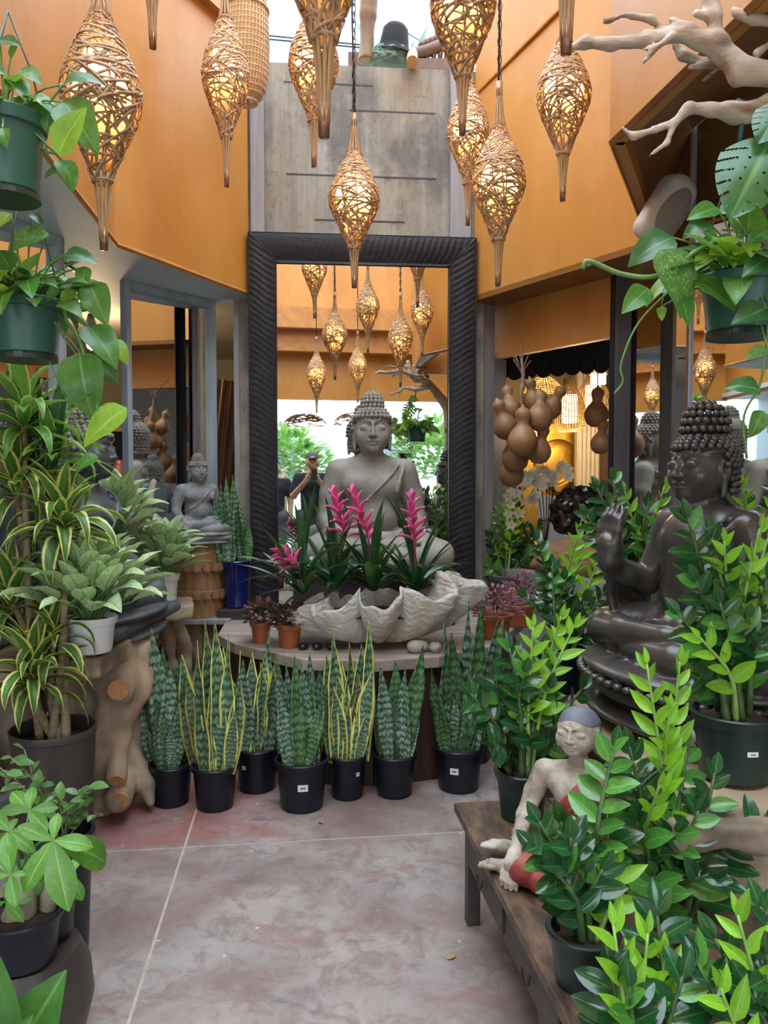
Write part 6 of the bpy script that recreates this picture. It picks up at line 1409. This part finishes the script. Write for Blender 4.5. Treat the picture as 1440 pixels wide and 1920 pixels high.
# table in the lamp room, card with red lettering, orchids, black bag, kraft parcel
boxthing('display_table', 'low ochre display table in the lamp room', 'table', (at(1040, 900, 6.0).x, 6.0, 0), (1.0, .6, .98), M_TAN)
card = thing('card_sign', 'white card with red lettering behind the orchids', 'sign', at(1046, 1000, 5.85)); card.location.z = .982
ch = at(1046, 930, 5.85).z-.982; MB().box((0, 0, ch/2), (.30, .012, ch)).build('card', M_LABEL, card)
M_RED = mat('red_print', (.55, .03, .02), None, 3, .6)
for tx, zz_, sz, xx in (('TWO LI', ch*.62, .075, -.03), ('AL', ch*.30, .10, -.02)):
    cu = bpy.data.curves.new('lettering', 'FONT'); cu.body = tx; cu.size = sz; cu.extrude = .0008; cu.materials.append(M_RED)
    tmp = bpy.data.objects.new('tmp_text', cu); COL.objects.link(tmp); bpy.context.view_layer.update(); lme = bpy.data.meshes.new_from_object(tmp.evaluated_get(bpy.context.evaluated_depsgraph_get())); bpy.data.objects.remove(tmp); bpy.data.curves.remove(cu)
    o = bpy.data.objects.new('lettering', lme); COL.objects.link(o); o.parent = card; o.location = (xx, -.0075, zz_); o.rotation_euler = (PI/2, 0, 0)
M_ORCH = leafmat('white_orchid_petal', (.78, .72, .60), (.68, .6, .48), rough=.5, trans=.35)
def orchid_blossom():
    v = []; f = []; uv = []
    for k in range(5):
        lm = leaf_mesh('t', .034, .03 if k in (1, 4) else .02, zzprof, .3, .1, 3, seed=k); M = Matrix.Rotation(2*PI*k/5, 4, 'Z') @ Matrix.Rotation(.25, 4, 'X'); b = len(v)
        v += [M @ q.co for q in lm.vertices]; f += [tuple(b+i for i in p.vertices) for p in lm.polygons]; uv += [(.5, .5)]*len(lm.vertices)
    return mesh('blossom', v, f, True, uv)
BLO = orchid_blossom(); ot = thing('orchid', 'white moth orchids with arching sprays in the lamp room', 'potted plant', (at(1022, 900, 5.5).x, 5.46, .862)); oo = ot.location.copy()
pot(ot, .07, .12, M_POT_WHITE); r = random.Random(12)
boxthing('kraft_box', 'brown kraft box on the low wall in the opening', 'box', (at(1048, 900, 5.5).x, 5.52, 0), (.5, .3, .858), mat('kraft_card', (.34, .19, .09), (.26, .14, .06), 3, .7), .0)
for (mid, end) in (((1010, 900), (950, 960)), ((1000, 890), (955, 930)), ((1035, 890), (985, 900)), ((1045, 885), (1070, 895)), ((1020, 900), (960, 985)), ((1030, 900), (1000, 935))):
    P = bez([V3(0, 0, .1), at(*mid, 5.3)-oo, at(*end, 5.25)-oo], 12); st = put('stem', mesh('stem', *tube_geo(P, .0035, 5)), M_CORD, ot)
    for i in range(7): put('blossom', BLO, M_ORCH, st, frame(P[5+i]+V3(r.uniform(-.02, .02), -.02, r.uniform(-.02, .02)), (r.uniform(-.4, .4), .1, 1), (r.uniform(-.4, .4), -1, r.uniform(-.2, .3)), r.uniform(1.0, 1.4)))
def crumple(lab, name, c, d, m, seed, amp=.35, cat='bag'):
    bm = bmesh.new(); bmesh.ops.create_icosphere(bm, subdivisions=4, radius=1)
    for q in bm.verts:
        n = q.co.copy(); k = 1+amp*(abs(mnoise.noise(n*2.2+V3(seed, 0, 0)))-.3)+amp*.5*abs(mnoise.noise(n*6+V3(0, seed, 0))); q.co = V3(n.x*d[0]*k, n.y*d[1]*k, max(-d[2]*.8, n.z*d[2]*k))
    me = bpy.data.meshes.new(name); bm.to_mesh(me); bm.free(); o = put(name, me, m); o.location = c; tag(o, lab, cat); return o
crumple('crumpled glossy black plastic bag in the lamp room opening', 'plastic_bag', at(1088, 962, 4.95), (.19, .12, .17), mat('black_plastic_film', (.008, .007, .007), None, 6, .16), 3)
crumple('brown kraft paper parcel on the low wall in front of the bag', 'paper_parcel', at(1080, 1048, 4.86), (.26, .10, .135), bpy.data.materials['kraft_card'], 9, .2, 'parcel')
# ------------------------------------------------------------------ loft clutter above the concrete wall
LZ = WT+.002
lg = MB().tube([at(773, 116, 4.94), at(773, 100, 5.4)], .036, 16).build('log_end', M_CUT); tag(lg, 'sawn round log end jutting over the concrete wall', 'log')
post_ = thing('branch_post', 'rough branch post rising from the loft beside the black hat', 'post', at(688, 116, 5.3)); P0 = post_.location.copy()
s = SDF((-.15, -.12, -.02), (.25, .12, 1.6), .012); s.chain([(-.01, 0, 0), (.02, 0, .3), (.03, 0, .6), (.06, 0, 1.5)], [.055, .05, .052, .05], .02); s.wobble(.01, 12, 3).floor(0); put('trunk', s.mesh('trunk'), mat('tan_branch_wood', (.22, .12, .05), (.13, .07, .03), 6, .6, .3), post_)
hat = thing('bucket_hat', 'black bucket hat lying on the loft edge', 'hat', at(738, 92, 5.35)); MB().lathe([(.0, .155), (.06, .15), (.085, .12), (.10, .02), (.105, .0), (.15, -.045), (.152, -.05), (.1, -.005), (.09, .02), (.0, .03)], 28).build('crown', mat('black_felt', (.012, .012, .014), None, 20, .9), hat, TRS((0, 0, 0), (.1, .12, 0)), smooth=True)
crumple('sage green cloth bundle heaped under the black hat', 'cloth_bundle', at(728, 108, 5.32), (.14, .1, .08), mat('sage_cloth', (.14, .22, .17), (.09, .15, .12), 9, .8), 5, .3, 'cloth')
M_CARVE = mat('carved_brown_wood', (.17, .085, .05), (.09, .045, .028), 8, .55, .3)
cb = thing('carved_headboard', 'carved brown wooden headboard with a pierced arch in the loft', 'headboard', at(790, 120, 5.55)); Cb = cb.location.copy()
def Lp(x, y): return at(x, y, 5.55)-Cb
MB().tube(bez([Lp(740, 112), Lp(770, 104), Lp(800, 96), Lp(825, 86), Lp(850, 80), Lp(880, 78)], 20), .045, 8).build('arch_rail', M_CARVE, cb, smooth=True)
mb = MB()
for i in range(11): q = Lp(792+8.5*i, 84-3.6*i); mb.lathe([(0, -.03), (.022, -.02), (.03, .0), (.018, .025), (0, .035)], 10, q)
mb.build('crest', M_CARVE, cb, smooth=True)
for i in range(7): MB().tube([Lp(800+12*i, 118), Lp(803+12*i, 92-1.5*i)], [.014, .02], 8).build('spindle', M_CARVE, cb, smooth=True)
MB().box(Lp(805, 118)+V3(0, 0, -.02), (.62, .05, .08)).build('bottom_rail', M_CARVE, cb); MB().box(Lp(700, 112)+V3(0, 0, -.01), (.35, .05, .10)).build('side_rail', M_CARVE, cb)
lp = thing('loft_plant', 'strappy green plant at the back of the loft', 'plant', (at(770, 112, 5.7).x, 5.7, 4.101)); L0 = lp.location.copy(); r = random.Random(3)
for (x, y) in ((745, 72), (760, 80), (790, 75), (720, 65), (800, 20), (790, 40), (775, 60), (890, 90), (880, 60)):
    d = at(x, y, 5.7)-L0; put('leaf', BROM[r.randrange(3)], M_BRO, lp, frame(V3(0, 0, 0), d+V3(0, 0, .1), (0, -.3, 1), (1.3, d.length/.33, d.length/.33)))
for i, (x, lab) in enumerate(((516, 'straw basket at the left of the loft edge'),)):
    bk = thing('straw_basket', lab, 'basket', (at(x, 112, 5.4).x, 5.4, 4.101)); MB().lathe([(.08, 0), (.11, .05), (.10, .11), (.06, .13), (.055, .12), (.09, .09), (.09, .05), (.05, .02), (0, .02)], 22).build('bowl', mat('dry_straw', (.42, .33, .16), (.25, .19, .09), 22, .8, .6, 40), bk, smooth=True)
# ------------------------------------------------------------------ behind the viewer (seen in the mirrors)
M_TEE = mat('black_tshirt', (.012, .013, .017), None, 9, .85); M_SHORT = mat('grey_shorts', (.10, .11, .13), None, 9, .85); M_PSKIN = mat('skin', (.50, .28, .18), (.44, .24, .15), 6, .5); M_CAP = mat('grey_cap', (.07, .08, .085), None, 9, .8); M_HAIRD = mat('dark_hair', (.015, .010, .008), None, 9, .6)
def person(label, loc, rz, pose, sc, cap, seed):
    lo, hi = (-.42, -.55, -.02), (.42, .32, 1.80); b = SDF(lo, hi, .0105)
    for e in (-1, 1):
        b.chain([(e*.09, .0, .92), (e*.10, -.01, .50), (e*.10, .02, .09)], [.085, .062, .042], .03); b.chain([(e*.10, .03, .05), (e*.11, -.13, .035)], [.042, .034], .02)
    b.chain([(0, 0, .95), (0, .0, 1.15), (0, -.005, 1.32)], [.14, .125, .14], .05); b.ell((0, 0, 1.33), (.19, .10, .13), .04); b.chain([(-.17, 0, 1.42), (0, 0, 1.47), (.17, 0, 1.42)], [.055, .06, .055], .03); b.chain([(0, .0, 1.45), (0, -.02, 1.56)], [.055, .05], .02)
    if pose == 'phone':
        b.chain([(.18, 0, 1.41), (.25, -.06, 1.18), (.10, -.27, 1.38)], [.056, .044, .03], .02); b.chain([(-.18, 0, 1.41), (-.25, -.06, 1.18), (-.06, -.27, 1.38)], [.056, .044, .03], .02)
        hand_fist(b, (.09, -.28, 1.39), (-.3, -.25, 1), (-1, 0, -.3), .95); hand_fist(b, (-.05, -.28, 1.39), (.3, -.25, 1), (1, 0, -.3), .95, spread=-1)
    else:
        for e in (-1, 1): b.chain([(e*.18, 0, 1.41), (e*.24, .0, 1.13), (e*.23, -.06, .88)], [.054, .042, .03], .02); hand_fist(b, (e*.23, -.065, .87), (0, -.1, -1), (-e, 0, 0), .95, spread=e)
    face(b, (0, -.03, 1.635), .72, brow=True); b.ell((0, .0, 1.65), (.078, .092, .105), .02); b.floor(0)
    t = thing('person', label, 'person', loc, rz, scale=sc); put('body', b.mesh('body'), M_PSKIN, t)
    sh = SDF((-.40, -.3, .85), (.40, .25, 1.55), .0105); sh.chain([(0, 0, .93), (0, .0, 1.15), (0, -.005, 1.32)], [.155, .142, .155], .05); sh.ell((0, 0, 1.33), (.205, .115, .145), .04); sh.chain([(-.17, 0, 1.42), (0, 0, 1.455), (.17, 0, 1.42)], [.068, .07, .068], .03)
    for e in (-1, 1): sh.chain([(e*.18, 0, 1.40), (e*.235, -.035 if pose == 'phone' else 0, 1.24)], [.072, .066], .02)
    sh.box((0, 0, 1.53), (.2, .2, .05), .01, .01, sub=True); sh.floor(.88); put('tshirt', sh.mesh('tshirt'), M_TEE, t)
    so_ = SDF((-.3, -.25, .40), (.3, .25, 1.0), .0115); so_.chain([(-.06, 0, .92), (.06, 0, .92)], [.15, .15], .03)
    for e in (-1, 1): so_.chain([(e*.09, 0, .88), (e*.10, -.005, .55)], [.105, .088], .03)
    so_.floor(.50); put('shorts', so_.mesh('shorts'), M_SHORT, t)
    if cap: hc = SDF((-.12, -.24, 1.58), (.12, .14, 1.78), .008); hc.ell((0, .0, 1.675), (.088, .102, .085), .01, zmin=1.665); hc.ell((0, -.12, 1.672), (.07, .075, .008), .01)
    else: hc = SDF((-.13, -.14, 1.35), (.13, .16, 1.78), .008); hc.ell((0, .02, 1.67), (.092, .105, .095), .01, zmin=1.655); hc.chain([(0, .06, 1.66), (0, .075, 1.45)], [.085, .06], .03)
    put('cap' if cap else 'hair', hc.mesh('hair'), M_CAP if cap else M_HAIRD, t); return t
person('photographer in black t-shirt and grey cap, reflected in the big mirror', (0, -.45, 0), PI, 'phone', 1.03, True, 1)
ph = boxthing('phone', 'dark smartphone held up by the photographer', 'phone', (0, -.10, 1.43), (.075, .009, .15), M_BLACKMETAL, 0, .004)
person('dark-haired person in a black top standing behind the photographer', (-.48, -1.25, 0), PI, 'stand', .98, False, 2)
# woven dome lamps and hanging pots at the shop entrance
M_DOME = mat('woven_dome', (.36, .22, .10), (.2, .12, .05), 14, .6)
for i, (x, y) in enumerate(((-.9, -2.7), (.1, -3.0), (.9, -2.6))):
    t = thing('dome_lamp', 'woven dome lamp at the entrance, reflected in the big mirror, %s' % ('left', 'middle', 'right')[i], 'pendant lamp', (x, y, 2.32), 0, 'dome lamps at the entrance'); mb = MB(); r = random.Random(i)
    for q in range(60):
        a0_ = r.uniform(0, 6.28); a1 = a0_+r.uniform(.6, 2.2); e0, e1 = r.uniform(0, 1.3), r.uniform(0, 1.3); P = []
        for w in range(8): a = a0_+(a1-a0_)*w/7; e = e0+(e1-e0)*w/7; P.append((.36*math.cos(e)*math.cos(a), .36*math.cos(e)*math.sin(a), .2*math.sin(e)))
        mb.tube(P, .008, 4)
    mb.build('woven_dome', M_DOME, t, smooth=True); MB().lathe([(0, -.02), (.04, .0), (.05, .05), (.02, .09), (0, .09)], 14).build('bulb', M_BULB, t, smooth=True); MB().tube([(0, 0, .18), (0, 0, .60)], .005, 5).build('cord', M_CORD, t)
for i, (x, y, z) in enumerate(((-1.5, -3.3, 1.75), (-1.1, -3.6, 1.95), (-.55, -3.5, 1.7), (1.35, -3.3, 1.9), (-2.0, -3.7, 1.6), (1.9, -3.6, 1.75))):
    t = bush('entrance_hanging_plant', ('leafy hanging pot left of the photographer, in the reflection', 'high leafy hanging pot nearest the entrance window', 'low leafy hanging pot close beside the photographer', 'leafy hanging pot reflected right of the buddha head', 'lowest leafy hanging pot at the far side of the entrance', 'leafy hanging pot by the entrance corner on the right')[i], (x, y, z), .09, .13, M_POT_BLACK, M_POTH, 110, .20, .22, .08, .05, 60+i, 'hanging plants at the entrance', .1)
    MB().tube([(0, 0, .1), (0, 0, 2.92-z)], .003, 5).build('hanger_wire', WIRE, t)
# planting and trees outside the shopfront
M_TREE = leafmat('street_tree_leaf', (.10, .26, .06), (.05, .15, .04), rough=.5, trans=.3)
for i, (x, y, h, rr) in enumerate(((-3.4, -7.6, 1.5, 1.3), (.0, -8.6, 1.4, 1.2), (3.6, -7.8, 1.5, 1.3))):
    t = bush('street_tree', ('leafy street tree left outside the entrance', 'leafy street tree straight outside the entrance', 'leafy street tree right outside the entrance', 'leafy street tree far left outside', 'leafy street tree far right outside')[i], (x, y, 0), .3, .4, M_POT_BROWN, M_TREE, 1100, rr, rr*.9, .22, .12, 80+i, 'street trees outside')
    f = [c for c in t.children if c.name.startswith('foliage')][0]; f.location.z = h-.4; MB().tube([(0, 0, .3), (.05, 0, h+.3)], [.09, .06], 10).build('trunk', M_CANE, t, smooth=True)
for i, (x, y, h) in enumerate(((-2.3, -1.2, 1.2), (2.2, -1.0, 1.3), (-2.4, .4, 1.0), (2.3, .4, 1.1))):
    t = bush('floor_palm', ('bushy floor plant behind the viewer on the left', 'bushy floor plant behind the viewer on the right', 'bushy floor plant beside the viewer on the left', 'bushy floor plant beside the viewer on the right')[i], (x, y, 0), .2, .35, M_POT_BROWN, M_POTH, 260, .5, .6, .22, .08, 90+i, 'floor plants around the viewer')
# room glimpsed on the left: shelf with wares, hanging drape
shl = thing('display_shelf', 'dark wooden display shelf in the room beyond the left opening', 'shelf', (-2.25, 6.2, 0))
M_SHELF = mat('red_brown_shelf_wood', (.16, .08, .04), (.09, .045, .025), 5, .5, stretch=(1, 5, 5))
for z in (.5, .95, 1.4, 1.85): MB().box((0, 0, z), (1.3, .35, .03)).build('shelf_board', M_SHELF, shl)
for x in (-.64, .64): MB().box((x, 0, 1.0), (.04, .36, 2.0)).build('upright', M_SHELF, shl)
MB().box((0, .17, 1.0), (1.3, .02, 2.0)).build('back_panel', M_DARKROOM, shl)
for i, (x, z, c, lab) in enumerate(((-.4, .965, (.45, .2, .05), 'amber'), (-.05, .965, (.5, .08, .03), 'red'), (.3, .965, (.12, .2, .4), 'blue'), (-.3, 1.415, (.5, .35, .1), 'ochre'), (.15, 1.415, (.3, .1, .12), 'maroon'), (.45, 1.415, (.4, .4, .36), 'white'))):
    o = MB().lathe([(.04, 0), (.075, .06), (.07, .13), (.03, .17), (.035, .2), (.03, .2), (.025, .17), (0, .16)], 20).build('vase', mat('glaze_'+lab, c, None, 5, .25), smooth=True); o.location = (-2.25+x, 6.15, z); tag(o, lab+' glazed vase on the shelf beyond the left opening', 'vase', 'vases on the display shelf')
l = bpy.data.lights.new('room_lamp_light', 'POINT'); l.energy = 22; l.color = (1, .72, .42); l.shadow_soft_size = .08; o = bpy.data.objects.new('room_lamp_light', l); COL.objects.link(o)
rl = thing('room_lamp', 'small bare ceiling lamp in the room on the left', 'lamp', (-2.1, 5.6, 2.45)); o.parent = rl; o.location = (0, 0, -.12); MB().lathe([(.02, .0), (.05, .03), (.04, .12), (.02, .2)], 16).build('fitting', M_BLACKMETAL, rl, smooth=True); MB().lathe([(0, -.06), (.03, -.04), (.035, -.01), (.02, .02)], 14).build('bulb', M_BULB, rl, smooth=True)
dr = MB(); P = []
n = 40
for j in range(2):
    for i in range(n): P.append((.012*i, .03*math.sin(i*1.3), j*1.9))
dr.add(P, [(i, i+1, n+i+1, n+i) for i in range(n-1)]); o = dr.build('drape', mat('brown_silk_drape', (.22, .10, .035), (.10, .045, .02), 3, .45, stretch=(6, 1, 1)), smooth=True); o.location = (-1.42, 5.6, .3); o.rotation_euler = (0, .12, 0); tag(o, 'brown silk drape hanging in the gap left of the grey post', 'drape')
